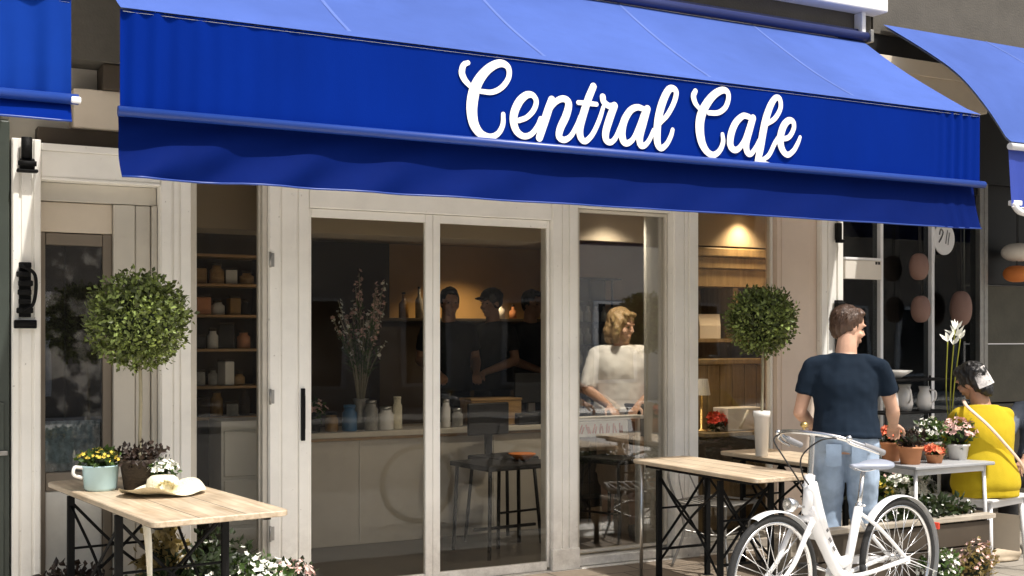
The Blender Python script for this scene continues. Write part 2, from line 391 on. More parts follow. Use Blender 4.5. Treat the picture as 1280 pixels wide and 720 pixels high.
PENDING = []
def finish_remesh():
    dg = bpy.context.evaluated_depsgraph_get()
    made = [bpy.data.meshes.new_from_object(o.evaluated_get(dg)) for o, _, _ in PENDING]
    for (o, disp, dscale), new in zip(PENDING, made):
        old = o.data; o.modifiers.clear(); m = old.materials[0]; o.data = new; new.name = old.name; bpy.data.meshes.remove(old)
        if disp:
            nrm = [v.normal.copy() for v in new.vertices]
            for v, nv in zip(new.vertices, nrm):
                p = v.co / dscale
                k = mnoise.noise(Vector((p.x, p.y, p.z * .55))) + .5 * mnoise.noise(p * 2.1)
                v.co = v.co + nv * disp * k
        for p in new.polygons: p.use_smooth = True
        new.materials.clear(); new.materials.append(m)
# ------------------------------------------------------------------ the setting
M['ground'] = mat('street_ground', (.16, .15, .14), .9, .2, 1.5, bump=.3, bscale=50)
M['asphalt'] = mat('asphalt', (.38, .36, .33), .9, .25, 3, bump=.6, bscale=160, dirt=.2)
M['paving'] = slab_mat('concrete_paving', (.69, .665, .62), None, .6, .4)
M['kerb'] = mat('granite_kerb', (.33, .32, .30), .8, .2, 20, bump=.3, bscale=60)
struct(MB().box((-300, -300, -.60), (300, 300, -.14)).build('ground', M['ground']))
struct(MB().box((-60, -13.5, -.135), (60, -4.6, -.11)).build('road', M['asphalt']))
struct(MB().box((-60, -4.44, -.13), (5.9, 5.2, 0)).build('pavement', M['paving']))
M['paving_grey'] = slab_mat('darker_zone_paving', (.30, .275, .235), None, .45, .45)  # darker paving zone added; the paler one stays light for bounce
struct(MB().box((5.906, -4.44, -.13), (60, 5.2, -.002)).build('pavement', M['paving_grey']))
M['brown_tile'] = slab_mat('brown_threshold_tile', (.22, .175, .13), None, .3, .3)  # brown strip added over paving kept pale for its bounce
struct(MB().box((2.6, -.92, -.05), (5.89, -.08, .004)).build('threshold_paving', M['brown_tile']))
struct(MB().box((-60, -4.6, -.13), (60, -4.443, -.002), .012).build('kerb', M['kerb']))
struct(MB().box((-60, -17.0, -.13), (60, -13.5, 0)).build('far_pavement', M['paving']))

# ------------------------------------------------------------------ cafe building
cafe = thing('cafe_building', 'cream shopfront with glazed sliding doors and tall windows under the long blue awning', 'building', (0, 0, 0))
def post(name, x0, x1, z0, z1, y0, m, groove=.35, cap=True):
    mb = MB(); w = x1 - x0
    mb.box((x0, y0 + .012, z0), (x1, .13, z1), .003)
    a, b = x0 + w * groove, x1 - w * groove
    mb.box((x0 + .004, y0, z0), (a - .008, y0 + .014, z1 - .002), .004)
    mb.box((b + .008, y0 - .001, z0), (x1 - .004, y0 + .014, z1 - .002), .004)
    mb.box((a + .004, y0 + .004, z0), (b - .004, y0 + .014, z1 - .002), .003)
    mb.box((x0 - .006, y0 - .012, 0.0), (x1 + .006, y0 + .02, .14), .004)
    return mb.build(name, m, cafe)
post('pilaster', .665, .81, 0, 2.60, -.045, M['white'], .3)
post('pilaster', 1.44, 1.61, 0, 2.60, -.03, M['white'], .4)
post('pilaster', 2.06, 2.306, 0, 2.60, -.03, M['white'], .3)
post('pilaster', 3.974, 4.172, 0, 2.60, -.03, M['white'], .38)
post('pilaster', 4.943, 5.151, 0, 2.60, -.05, M['white'], .42)
post('pilaster', 6.28, 6.50, 0, 2.62, -.06, M['white'], .3)
# narrow quirk strips between post and glass
mb = MB()
for x0, x1 in ((1.612, 1.640), (2.030, 2.058), (4.174, 4.196), (5.153, 5.175)):
    mb.box((x0, .0, .07), (x1, .09, 2.58), .003)
mb.bm.free()
for x0, x1 in ((1.612, 1.640), (2.030, 2.058), (4.174, 4.196), (5.153, 5.175)): bx('glazing_bead', (x0, .0, .07), (x1, .09, 2.58), M['grey_beige'], cafe, .003)
# wall above the shopfront
mb = MB()
mb.box((.66, .0, 3.06), (1.298, .25, 3.90))
mb.box((.66, .0, 3.902), (6.84, .30, 7.5))
mb.build('upper_wall', M['wall'], cafe)
bx('pale_bounce_wall', (1.302, .0, 2.602), (6.50, .25, 3.898), M['white'], cafe)  # wall hidden by the awning, made white to bounce light
mb = MB()
mb.box((.66, .24, 2.586), (1.298, .40, 3.058)); mb.build('recess_wall', M['grey_beige'], cafe)
bx('fascia_board', (.99, .07, 2.70), (1.298, .238, 2.915), M['beige'], cafe, .006)
bx('fascia_board', (1.14, .03, 2.917), (1.297, .236, 3.056), M['brown_dark'], cafe, .004)
bx('dark_board', (.812, .12, 2.585), (1.296, .236, 2.695), M['brown_dark'], cafe)
mb = MB(); mb.box((.66, -.16, 4.02), (6.86, -.002, 4.40), .01); mb.box((.66, -.20, 4.30), (6.88, -.162, 4.42), .006)
mb.build('ledge', M['ledge'], cafe)
bx('conduit', (6.66, -.09, 3.86), (6.70, -.003, 4.018), M['ledge'], cafe, .006)
# left bay: transom and a glazed side door set back
mb = MB(); mb.box((.812, -.02, 2.405), (1.438, .12, 2.545), .004); mb.box((.812, -.035, 2.546), (1.438, .12, 2.584), .004); mb.box((.812, -.028, 2.39), (1.438, .10, 2.404), .003)
mb.build('transom', M['white'], cafe)
sd = MB(); sd.box((.814, .10, 2.12), (1.20, .16, 2.284), .004); sd.build('lintel_panel', M['beige'], cafe)
bx('lintel_panel', (.814, .075, 2.288), (1.436, .16, 2.388), M['grey_beige'], cafe, .004)
mb = MB(); mb.box((1.202, .07, .0), (1.318, .16, 2.284), .005); mb.box((1.322, .08, .0), (1.405, .16, 2.284), .005); mb.box((1.409, .05, 0), (1.437, .16, 2.284), .004); mb.build('side_jamb', M['grey_beige'], cafe)
dr = MB()
dr.box((.816, .10, .02), (.848, .15, 2.116), .004); dr.box((1.150, .10, .02), (1.198, .15, 2.116), .004)
dr.box((.850, .102, 2.05), (1.148, .15, 2.114), .004); dr.box((.850, .102, .70), (1.148, .15, .80), .004)
dr.box((.850, .102, .02), (1.148, .15, .12), .004)
sdoor = dr.build('side_door', mat('umber_door_frame', (.20, .165, .125), .5, .12, 5), cafe)
bx('kick_panel', (.850, .115, .122), (1.148, .145, .698), M['rough_white'], sdoor, .006)
bx('pane', (.850, .122, .802), (1.148, .128, 2.048), M['glass_reflection_haze'], sdoor)
M['pane_reflection'] = mat('pale_blue_pane_reflection', (.50, .60, .66), .9, .6, 30, bump=.5, bscale=60)  # pale sheet behind the pane, coloured as its bluish reflection
MB().grid(lambda u, v: Vector((.852 + .294 * u, .165 + .012 * math.sin(34 * u), .80 + .28 * v)), 40, 4).build('reflection_sheet', M['pane_reflection'], sdoor)
# plain windows
def window(x0, x1, z0, z1, glass, fr=.022, y=.05, m=None):
    mb = MB()
    mb.box((x0, y - .02, z0), (x0 + fr, y + .03, z1), .003); mb.box((x1 - fr, y - .02, z0), (x1, y + .03, z1), .003)
    mb.box((x0 + fr, y - .018, z0), (x1 - fr, y + .03, z0 + fr), .003); mb.box((x0 + fr, y - .018, z1 - fr), (x1 - fr, y + .03, z1), .003)
    w = mb.build('window', m or M['grey_beige'], cafe)
    bx('pane', (x0 + fr, y, z0 + fr), (x1 - fr, y + .006, z1 - fr), glass, w)
    return w
window(1.642, 2.028, .085, 2.56, M['glass'], .012)
window(4.198, 4.940, .085, 2.405, M['glass_street'], .02)
window(5.177, 5.890, .085, 2.56, M['glass'], .014, m=M['white'])
bx('inner_stile', (4.80, .085, .09), (4.935, .12, 2.40), M['grey_beige'], cafe, .004)
for x0, x1 in ((1.612, 2.058), (4.174, 4.941), (5.153, 6.278)):
    bx('sill', (x0, -.03, .012), (x1, .12, .068), M['white'], cafe, .005); bx('sill_step', (x0, -.075, -.01), (x1, .118, .008), M['white'], cafe, .004)
for z in (.35, 1.15, 1.95):
    mb = MB(); mb.tube([(2.064, -.040, z), (2.064, -.040, z + .09)], .007, 8); mb.box((2.066, -.034, z + .005), (2.09, -.031, z + .085)); mb.build('hinge', M['dull_steel'], cafe)
bx('window_head', (4.174, -.012, 2.41), (4.941, .12, 2.598), M['white'], cafe, .004)
bx('window_head', (1.612, .0, 2.565), (2.058, .12, 2.598), M['beige'], cafe, .003); bx('window_head', (5.153, .0, 2.565), (5.892, .12, 2.598), M['beige'], cafe, .003)
mb = MB(); mb.box((5.894, -.012, .07), (6.278, .12, 2.60), .004); mb.box((5.93, -.02, .12), (6.20, -.010, 2.50), .004); mb.build('wall_panel', M['pink_beige'], cafe)
# sliding doors
mb = MB(); mb.box((2.308, -.02, 2.315), (3.972, .12, 2.425), .004); mb.box((2.308, -.028, 2.427), (3.972, .10, 2.45), .003); mb.build('door_head', M['white'], cafe)
bx('door_track', (2.308, .03, 2.453), (3.972, .12, 2.597), M['black_paint'], cafe)
for x in (2.34, 2.98, 3.90): bx('track_bracket', (x, -.026, 2.453), (x + .10, .026, 2.485), M['white'], cafe, .004)
def sliding(x0, x1, st0, st1, y):
    mb = MB()
    mb.box((x0, y, .02), (x0 + st0, y + .04, 2.312), .004); mb.box((x1 - st1, y, .02), (x1, y + .04, 2.312), .004)
    mb.box((x0 + st0, y + .002, .0), (x1 - st1, y + .04, .058), .004); mb.box((x0 + st0, y + .002, 2.262), (x1 - st1, y + .04, 2.312), .004)
    d = mb.build('sliding_door', M['white'], cafe)
    bx('pane', (x0 + st0, y + .018, .06), (x1 - st1, y + .024, 2.260), M['glass'], d)
    return d
d1 = sliding(2.309, 3.121, .018, .05, .0)
d2 = sliding(3.124, 3.971, .05, .02, .003)
mb = MB(); mb.box((2.250, -.045, .93), (2.276, -.031, 1.24), .004); mb.box((2.254, -.060, 1.0), (2.272, -.046, 1.2), .003); mb.build('handle', M['black_iron'], d1)
# hardware on posts
def latch(x, z, k):
    q = random.Random(k); mb = MB()
    mb.box((x - .030, -.062, z - .14), (x + .030, -.047, z + .14), .004)
    for i in range(6):
        zz = z - .12 + i * .048
        mb.box((x - .038 + q.uniform(-.008, .008), -.088, zz), (x + .03 + q.uniform(-.01, .012), -.060, zz + .03), .006)
    mb.tube([(x - .02, -.09, z + .13), (x + .045, -.10, z + .08), (x + .04, -.095, z - .06), (x - .01, -.09, z - .11)], .009)
    mb.box((x - .055, -.098, z - .20), (x + .055, -.046, z - .155), .006)
    mb.tube([(x - .05, -.105, z - .175), (x + .05, -.105, z - .175)], .011)
    return mb.build('latch', M['black_iron'], cafe)
latch(.728, 1.79, 1)
mb = MB(); mb.box((.70, -.085, 2.43), (.775, -.047, 2.49), .008); mb.tube([(.735, -.075, 2.49), (.735, -.075, 2.60)], .028, 12); mb.box((.685, -.10, 2.415), (.79, -.05, 2.432), .006); mb.tube([(.69, -.10, 2.46), (.78, -.10, 2.46)], .014)
mb.build('awning_bracket', M['black_iron'], cafe)
mb = MB(); mb.box((6.40, -.105, 1.56), (6.455, -.063, 1.82), .006)
for i in range(5): mb.box((6.385, -.125, 1.58 + i * .05), (6.46, -.085, 1.605 + i * .05), .006)
mb.box((6.41, -.10, 1.42), (6.445, -.063, 1.565), .006)
mb.build('latch', M['black_iron'], cafe)
mb = MB(); mb.box((6.405, -.10, 2.272), (6.45, -.063, 2.40), .006); mb.box((6.395, -.12, 2.25), (6.46, -.08, 2.275), .005); mb.build('catch_plate', M['black_iron'], cafe)
# inside the cafe
bx('interior_floor', (.68, .135, .004), (6.50, 5.19, .03), M['int_floor'], cafe)
bx('interior_ceiling', (.68, .13, 2.50), (6.50, 5.2, 2.58), M['int_ceiling'], cafe)
bx('interior_wall', (.66, .14, 0), (.678, 5.2, 2.6), M['dark_wall'], cafe)
bx('interior_wall', (6.502, .14, 0), (6.518, 5.2, 2.6), M['pink_beige'], cafe)
bx('interior_wall', (4.72, 4.6, .03), (6.50, 4.8, 2.498), M['warm_wall'], cafe)
bx('interior_wall', (.68, 4.6, .03), (4.718, 4.8, 2.498), M['dark_wall'], cafe)
bx('interior_wall', (1.20, 1.9, .03), (2.62, 2.0, 2.498), M['dark_wall'], cafe)
bx('bulkhead', (.70, .42, 2.205), (4.15, .80, 2.498), M['int_ceiling'], cafe, .004)
bx('bulkhead', (4.25, .50, 2.24), (6.50, .56, 2.498), M['int_ceiling'], cafe, .004)
def downlight(x, y, power, z=2.5, lab='', colour=(1, .74, .44)):
    d = thing('downlight', lab, 'lamp', (x, y, z), group='recessed ceiling lamps inside the cafe')
    MB().lathe([(.045, -.004), (.062, -.010), (.066, -.004), (.066, .0)], seg=20).build('trim_ring', M['ledge'], d)
    MB().lathe([(.0005, -.003), (.044, -.003)], seg=20).build('bulb', M['lamp_glow'], d)
    L = bpy.data.lights.new('downlight_beam', 'SPOT'); L.energy = power; L.color = colour; L.spot_size = R(120); L.spot_blend = .8; L.shadow_soft_size = .05
    lo = bpy.data.objects.new('downlight_beam', L); col.objects.link(lo); lo.location = (0, 0, -.02); lo.parent = d
M['lamp_glow'] = emit_mat('warm_lamp_glow', (1, .80, .52), 5)
downlight(4.276, 3.5, 8, lab='lit round downlight in the ceiling above the tall flower spray on the counter')
downlight(4.93, 3.5, 9, lab='lit round downlight in the ceiling above the two staff beside the door stile')
downlight(5.95, .40, 50, lab='lit downlight glowing above the cornice of the wooden hutch')

# ------------------------------------------------------------------ awnings
M['bounce_lining'] = mat('pale_bounce_lining', (.74, .74, .74), .8, .05, 3)  # unseen underside sheet, added to bounce light onto the facade
def awning(name, label, prof, x0, x1, fz0, fy, vz, waves, flare, mats, parts=True, seams=1.15):
    a = thing(name, label, 'awning', ((x0 + x1) / 2, fy, vz)); ox, oy, oz = a.location
    P = catmull([(0, p[0], p[1]) for p in prof], 6) if len(prof) > 2 else [Vector((0, prof[0][0] + (prof[1][0] - prof[0][0]) * t / 10, prof[0][1] + (prof[1][1] - prof[0][1]) * t / 10 - .03 * math.sin(PI * t / 10))) for t in range(11)]
    nu = int((x1 - x0) / .06); nv = len(P) - 1
    def top(u, v):
        p = P[int(round(v * nv))]; x = x0 + (x1 - x0) * u
        sg = .006 * mnoise.noise(Vector((x * 1.2, p.y * 2, 0)))
        return Vector((x - ox, p.y - oy - (.014 if v > .999 else 0), p.z - oz + (sg if v < .999 else .003)))
    mb = MB(); mb.grid(top, nu, nv); t = mb.build('top_sheet', mats[0], a)
    k = 1
    xs = x0 + seams
    while xs < x1 - .2:
        mb = MB(); mb.grid(lambda u, v: Vector((xs + (u - .5) * .022 - ox, P[int(round(v * nv))].y - oy, P[int(round(v * nv))].z - oz + .0025 + .006 * mnoise.noise(Vector((xs * 1.2, P[int(round(v * nv))].y * 2, 0))))), 1, nv)
        mb.build('seam', mats[4], t); xs += seams
    MB().grid(lambda u, v: top(.002 + .996 * u, v) + Vector((0, .006, -.016)), nu // 2, nv).build('bounce_lining', M['bounce_lining'], a)
    yt, zt = P[-1].y, P[-1].z
    def fas(u, v):
        x = x0 + (x1 - x0) * u; z = zt + (fz0 - zt) * v
        return Vector((x - ox, yt + waves(x, v) - oy - .002, z - oz))
    MB().grid(fas, int((x1 - x0) / .012), 8).build('fascia', mats[1], a)
    MB().tube([(x0 - ox - .012, yt - oy - .012, fz0 - oz), (x1 - ox + .03, yt - oy - .012, fz0 - oz)], .024, 14).build('front_rail', mats[3], a)
    def val(u, v):
        x = x0 + (x1 - x0) * u; z = fz0 - .012 + (vz - fz0 + .012) * v
        y, dz = flare(x, v)
        return Vector((x - ox, yt + y - oy, z - oz + dz))
    MB().grid(val, int((x1 - x0) / .02), 14).build('valance', mats[2], a)
    mb = MB(); hem = [val(i / 60, 1) + Vector((0, -.003, .002)) for i in range(61)]; mb.tube(hem, .0055, 6, curve=False); mb.build('hem', mats[3], a)
    return a
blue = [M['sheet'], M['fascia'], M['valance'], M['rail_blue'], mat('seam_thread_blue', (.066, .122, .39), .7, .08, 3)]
def w_main(x, v):
    l = .010 * math.exp(-max(0, x - 1.02) / .35) * math.sin(x * 62 + .5 * v) + .004 * math.exp(-max(0, x - 1.02) / .8) * math.sin(x * 31)
    r = .010 * math.exp(-((x - 6.48) / .16) ** 2) * math.sin(x * 75 + v * 1.2)
    return l + r + .004 * mnoise.noise(Vector((x * .9, v, 3)))
def f_main(x, v):
    y = .052 - .062 * v ** 1.3
    k = math.exp(-max(0, x - 1.0) / 1.3)
    y += (.042 * k + .003) * math.sin(11 * x + 5.5 * v + .6 * math.sin(3 * x)) * v + .008 * k * math.sin(27 * x + 6 * v) * v
    y += .012 * math.exp(-((x - 6.5) / .15) ** 2) * math.sin(60 * x) * v
    return y, .004 * mnoise.noise(Vector((x * 1.4, 0, 7))) * v
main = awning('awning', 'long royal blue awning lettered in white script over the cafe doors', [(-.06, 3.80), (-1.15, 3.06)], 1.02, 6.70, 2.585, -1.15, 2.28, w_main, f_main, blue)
def w_side(x, v): return .010 * math.sin(x * 52 + .8 * math.sin(x * 7)) * (.3 + .7 * v) + .008 * math.sin(x * 23)
def f_side(x, v): return .012 - .05 * v + .006 * math.sin(13 * x + 4 * v) * v, 0
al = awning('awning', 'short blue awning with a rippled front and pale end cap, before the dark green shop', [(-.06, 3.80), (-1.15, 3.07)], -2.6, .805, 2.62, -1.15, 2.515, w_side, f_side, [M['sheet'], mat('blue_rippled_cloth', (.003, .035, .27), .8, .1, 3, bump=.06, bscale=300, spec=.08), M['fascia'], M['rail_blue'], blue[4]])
e = MB().box((.800, -1.19, 2.60), (.845, -1.155, 2.63), .008).build('end_cap', M['ledge'], al)
e.location = -al.location
ar = awning('awning', 'arched blue awning with a white bottom rail, above the two flat paper lanterns', [(-.02, 3.97), (-.47, 3.66), (-.76, 3.43), (-1.0, 3.16), (-1.19, 2.89)], 6.95, 9.9, 2.86, -1.19, 2.44, lambda x, v: 0.004 * math.sin(40 * x), lambda x, v: (.01 - .02 * v + .012 * math.sin(34 * x) * v, 0), [M['sheet'], M['sheet'], mat('mid_blue_ribbed_cloth', (.02, .05, .33), .6, .1, 3), M['ledge'], blue[4]])
mb = MB(); mb.tube([(6.97, -1.20, 2.47), (7.02, -1.22, 2.41), (7.15, -1.22, 2.40), (7.4, -1.22, 2.40)], .022, 10); mb.box((6.97, -1.21, 2.455), (7.06, -1.16, 2.49), .006)
e = mb.build('arm_end', M['ledge'], ar); e.location = -ar.location
# roller, arms and lettering of the main awning
mb = MB(); mb.tube([(.98, -.075, 3.835), (6.72, -.075, 3.835)], .035, 14); mb.box((1.0, -.05, 3.87), (6.70, -.004, 3.895), .004)
e = mb.build('roller', M['navy_metal'], main); e.location = -main.location
for p0, p1 in (((6.722, -.12, 3.79), (6.755, -.003, 3.885)), ((.955, -.12, 3.79), (.975, -.003, 3.885))):
    e = bx('end_bracket', p0, p1, M['dull_steel'], main, .006); e.location = -main.location
for x in (1.5, 6.2):
    mb = MB(); mb.tube([(x, -.06, 3.30), (x - .35 if x > 3 else x + .35, -.60, 2.95), (x, -1.12, 2.60)], .022, 8, curve=False)
    e = mb.build('folding_arm', M['dull_steel'], main); e.location = -main.location
LET = [[(2.801, 3.0, 0.0253), (2.775, 2.985, 0.032), (2.764, 2.945, 0.037), (2.778, 2.911, 0.0353), (2.807, 2.882, 0.0287), (2.831, 2.866, 0.0203)], [(2.878, 2.855, 0.0271), (2.946, 2.858, 0.029), (3.005, 2.891, 0.0308), (3.044, 2.946, 0.0309), (3.042, 2.999, 0.0343), (3.0, 3.018, 0.041), (2.946, 2.998, 0.046), (2.892, 2.951, 0.0526), (2.849, 2.886, 0.0609), (2.828, 2.813, 0.0659), (2.823, 2.741, 0.0625), (2.837, 2.674, 0.0558), (2.876, 2.628, 0.0458), (2.932, 2.616, 0.0357), (2.98, 2.639, 0.0307), (3.008, 2.687, 0.0291), (3.011, 2.745, 0.0257)], [(3.106, 2.719, 0.0293), (3.157, 2.741, 0.0294), (3.199, 2.784, 0.0312), (3.215, 2.832, 0.0313), (3.194, 2.864, 0.033), (3.155, 2.862, 0.0398), (3.112, 2.825, 0.0466), (3.081, 2.767, 0.0482), (3.074, 2.71, 0.0464), (3.094, 2.659, 0.0413), (3.138, 2.636, 0.0346), (3.185, 2.652, 0.0312), (3.223, 2.698, 0.0295), (3.243, 2.741, 0.0279)], [(3.313, 2.85, 0.0455), (3.291, 2.794, 0.0489), (3.26, 2.709, 0.0488), (3.234, 2.635, 0.0435)], [(3.265, 2.726, 0.0262), (3.308, 2.808, 0.0297), (3.356, 2.854, 0.0351), (3.399, 2.862, 0.0387), (3.421, 2.835, 0.0441), (3.404, 2.771, 0.0475), (3.367, 2.697, 0.0457), (3.36, 2.651, 0.0404), (3.392, 2.636, 0.0352), (3.435, 2.661, 0.03), (3.474, 2.723, 0.0283), (3.496, 2.775, 0.0248)], [(3.582, 2.95, 0.0428), (3.548, 2.876, 0.0463), (3.513, 2.78, 0.0479), (3.493, 2.704, 0.0461), (3.501, 2.654, 0.0408), (3.532, 2.64, 0.0338), (3.578, 2.684, 0.0303), (3.62, 2.764, 0.0286), (3.647, 2.839, 0.0251)], [(3.483, 2.851, 0.0266), (3.54, 2.852, 0.0284), (3.602, 2.852, 0.0268)], [(3.644, 2.897, 0.0394), (3.651, 2.87, 0.0376), (3.685, 2.85, 0.0359), (3.722, 2.854, 0.0396)], [(3.722, 2.854, 0.045), (3.69, 2.779, 0.0485), (3.664, 2.701, 0.0466), (3.667, 2.658, 0.0413), (3.695, 2.645, 0.0341), (3.728, 2.672, 0.0306), (3.76, 2.734, 0.0289), (3.779, 2.778, 0.0271)], [(3.923, 2.853, 0.0329), (3.878, 2.86, 0.0364), (3.83, 2.837, 0.0417), (3.789, 2.777, 0.047), (3.772, 2.708, 0.0488), (3.784, 2.658, 0.0434), (3.813, 2.65, 0.0362), (3.851, 2.68, 0.0309), (3.887, 2.751, 0.0291), (3.916, 2.823, 0.0274)], [(3.947, 2.857, 0.0439), (3.92, 2.78, 0.0493), (3.895, 2.696, 0.0474), (3.899, 2.649, 0.0419), (3.924, 2.644, 0.0347), (3.957, 2.675, 0.0293), (3.991, 2.738, 0.0275)], [(3.985, 2.712, 0.0275), (4.033, 2.781, 0.0294), (4.086, 2.833, 0.0314), (4.133, 2.909, 0.0333), (4.15, 2.97, 0.0352), (4.126, 2.992, 0.0389), (4.091, 2.975, 0.0462), (4.05, 2.898, 0.0516), (4.022, 2.802, 0.0515), (4.014, 2.714, 0.0496), (4.02, 2.658, 0.0441), (4.045, 2.638, 0.0368), (4.083, 2.666, 0.0314), (4.111, 2.713, 0.0296), (4.124, 2.751, 0.0259)], [(4.288, 2.992, 0.0318), (4.274, 2.962, 0.0374), (4.286, 2.923, 0.0337), (4.317, 2.89, 0.0244)], [(4.387, 2.872, 0.0301), (4.456, 2.88, 0.0322), (4.508, 2.915, 0.0342), (4.532, 2.971, 0.0342), (4.523, 3.01, 0.0361), (4.484, 3.016, 0.0417), (4.424, 2.983, 0.0491), (4.367, 2.921, 0.0564), (4.329, 2.85, 0.0619), (4.319, 2.774, 0.0619), (4.334, 2.695, 0.0544), (4.373, 2.641, 0.0433), (4.422, 2.626, 0.0378), (4.467, 2.656, 0.0341), (4.491, 2.707, 0.0322), (4.487, 2.753, 0.0265)], [(4.688, 2.875, 0.0346), (4.642, 2.876, 0.0383), (4.588, 2.832, 0.0458), (4.554, 2.766, 0.0495), (4.545, 2.702, 0.0476), (4.566, 2.67, 0.0419), (4.604, 2.674, 0.0363), (4.648, 2.724, 0.0326), (4.682, 2.803, 0.0307), (4.703, 2.861, 0.0289)], [(4.719, 2.87, 0.0443), (4.691, 2.795, 0.05), (4.666, 2.712, 0.048), (4.675, 2.66, 0.0422), (4.703, 2.653, 0.0346), (4.74, 2.694, 0.0309), (4.769, 2.742, 0.029)], [(4.827, 2.844, 0.0291), (4.889, 2.883, 0.0331), (4.932, 2.948, 0.0332), (4.927, 3.003, 0.0351), (4.894, 3.008, 0.0389), (4.856, 2.962, 0.0466), (4.821, 2.883, 0.0523), (4.795, 2.79, 0.0542), (4.775, 2.692, 0.0522), (4.754, 2.611, 0.0463)], [(4.746, 2.604, 0.0328), (4.798, 2.605, 0.0252), (4.854, 2.603, 0.0097)], [(4.792, 2.621, 0.0271), (4.842, 2.656, 0.0311), (4.889, 2.733, 0.0311), (4.933, 2.792, 0.0273)], [(4.939, 2.758, 0.0312), (4.999, 2.777, 0.0333), (5.037, 2.832, 0.0334), (5.032, 2.874, 0.0354), (4.994, 2.877, 0.0431), (4.953, 2.835, 0.0508), (4.93, 2.759, 0.0527), (4.946, 2.696, 0.0449), (4.987, 2.667, 0.0372), (5.035, 2.695, 0.0334), (5.071, 2.747, 0.0295), (5.088, 2.783, 0.0237)]]
mb = MB(); y = -1.1585; kk = 0
for st in LET:
    P = catmull([(p[0], 0, p[1]) for p in st], 7); W = catmull([(p[2], 0, 0) for p in st], 7)
    n = len(P); prev = None; base = y - .0003 * kk; kk += 1
    V = []
    for i in range(n):
        d = (P[min(i + 1, n - 1)] - P[max(i - 1, 0)]).normalized(); s = Vector((-d.z, 0, d.x)) * W[i].x * .5
        yy = base - .0009 * i / n
        V.append((mb.bm.verts.new((P[i].x + s.x, yy, P[i].z + s.z)), mb.bm.verts.new((P[i].x - s.x, yy, P[i].z - s.z)), d, W[i].x * .5, yy))
    for i in range(n - 1): mb.bm.faces.new((V[i][0], V[i + 1][0], V[i + 1][1], V[i][1]))
    for (i, sg) in ((0, -1), (n - 1, 1)):
        a, b, d, r, yy = V[i]; c = P[i]; s = Vector((-d.z, 0, d.x)) * r
        arc = [mb.bm.verts.new((c.x + s.x * math.cos(t) + sg * d.x * r * math.sin(t), yy, c.z + s.z * math.cos(t) + sg * d.z * r * math.sin(t))) for t in [PI * q / 8 for q in range(1, 8)]]
        mb.bm.faces.new([a] + arc + [b])
e = mb.build('lettering', M['letter'], main); e.location = -main.location
e['label'] = 'white script lettering reading Central Cafe'

# ------------------------------------------------------------------ neighbouring shops
gl = thing('shop_building', 'dark green panelled shopfront next to the post with the black latch', 'building', (-1.5, 0, 0))
def off(o, t): o.location = -t.location; return o
mb = MB(); mb.box((-3.6, .02, 0), (.655, .3, 2.7)); 
for x in (-2.8, -1.9, -1.0, -.1): mb.box((x, -.01, .1), (x + .62, .018, 2.5), .01)
mb.box((.60, -.02, 0), (.656, .018, 2.69), .006); mb.box((.59, -.035, .0), (.63, -.021, 1.2), .006)
off(mb.build('front', M['green_dark'], gl), gl)
mb = MB(); mb.box((-3.6, .02, 2.702), (.655, .3, 7.5)); off(mb.build('upper_wall', M['wall'], gl), gl)
off(bx('steel_handle', (.585, -.05, .92), (.645, -.037, .945), M['dull_steel'], gl, .004), gl)

gr = thing('shop_building', 'black glazed shopfront behind the man, with thin white mullions', 'building', (7.3, 0, 0))
def rp(name, a, b, m, bev=.003): return off(bx(name, a, b, M[m], gr, bev), gr)
for x, w in ((6.905, .03), (7.458, .032)): rp('mullion', (x, -.035, .36), (x + w, .05, 2.70), 'ledge')
mb = MB(); mb.box((8.00, -.045, 0), (8.045, .06, 2.80), .004); mb.box((8.055, -.04, 0), (8.10, .06, 2.80), .004); off(mb.build('door_post', M['dull_steel'], gr), gr)
for a, b in ((6.522, 6.903), (6.937, 7.456), (7.492, 7.998)): rp('pane', (a, .0, .362), (b, .006, 2.698), 'glass_dark', 0)
rp('stall_riser', (6.52, -.02, .0), (7.998, .06, .358), 'black_paint', .006); rp('sign_board', (6.52, -.02, 2.702), (8.0, .2, 3.33), 'black_paint', 0); rp('upper_boarding', (6.52, .02, 3.705), (9.9, .2, 3.90), 'black_paint', 0)
mb = MB(); mb.box((8.0, -.01, 2.802), (12, .2, 3.70)); mb.box((8.102, .03, 1.98), (12, .2, 2.80)); off(mb.build('sign_recess', M['black_paint'], gr), gr)
mb = MB(); mb.box((6.52, -.12, 3.35), (7.998, .2, 3.70), .008); mb.box((6.52, -.14, 3.58), (7.998, -.122, 3.70), .004); off(mb.build('cornice', M['beige'], gr), gr)
mb = MB()
for r_ in range(4):
    z = .02 + r_ * .49
    for i, x in enumerate((8.104, 9.06, 10.02)): mb.box((x, -.005 - .002 * ((i + r_) % 2), z), (x + .95, .2, z + .478), .008)
off(mb.build('stone_cladding', M['stone'], gr), gr)
mb = MB(); mb.box((6.862, .0, 3.902), (12, .3, 7.5)); off(mb.build('upper_wall', M['wall'], gr), gr)
mb = MB(); mb.box((6.52, .2, .0), (8.1, 2.6, .03)); mb.box((6.52, 2.6, 0), (8.1, 2.7, 2.8)); mb.box((8.02, .21, .03), (8.1, 2.59, 2.7)); mb.box((6.52, .21, .03), (6.54, 2.59, 2.7)); mb.box((6.52, .062, 2.72), (8.1, 2.7, 2.80))
off(mb.build('interior', M['black_soft'], gr), gr)
rp('inner_pillar', (7.46, .5, .05), (7.66, .6, 2.69), 'stone'); 
mb = MB(); mb.bm.faces.new([mb.bm.verts.new(v) for v in ((6.55, .06, 2.16), (6.89, .06, 2.16), (6.60, .06, 2.55), (6.55, .06, 2.60))]); off(mb.build('reflection_panel', M['stone'], gr), gr)  # grey panel added to imitate a reflection in the glass
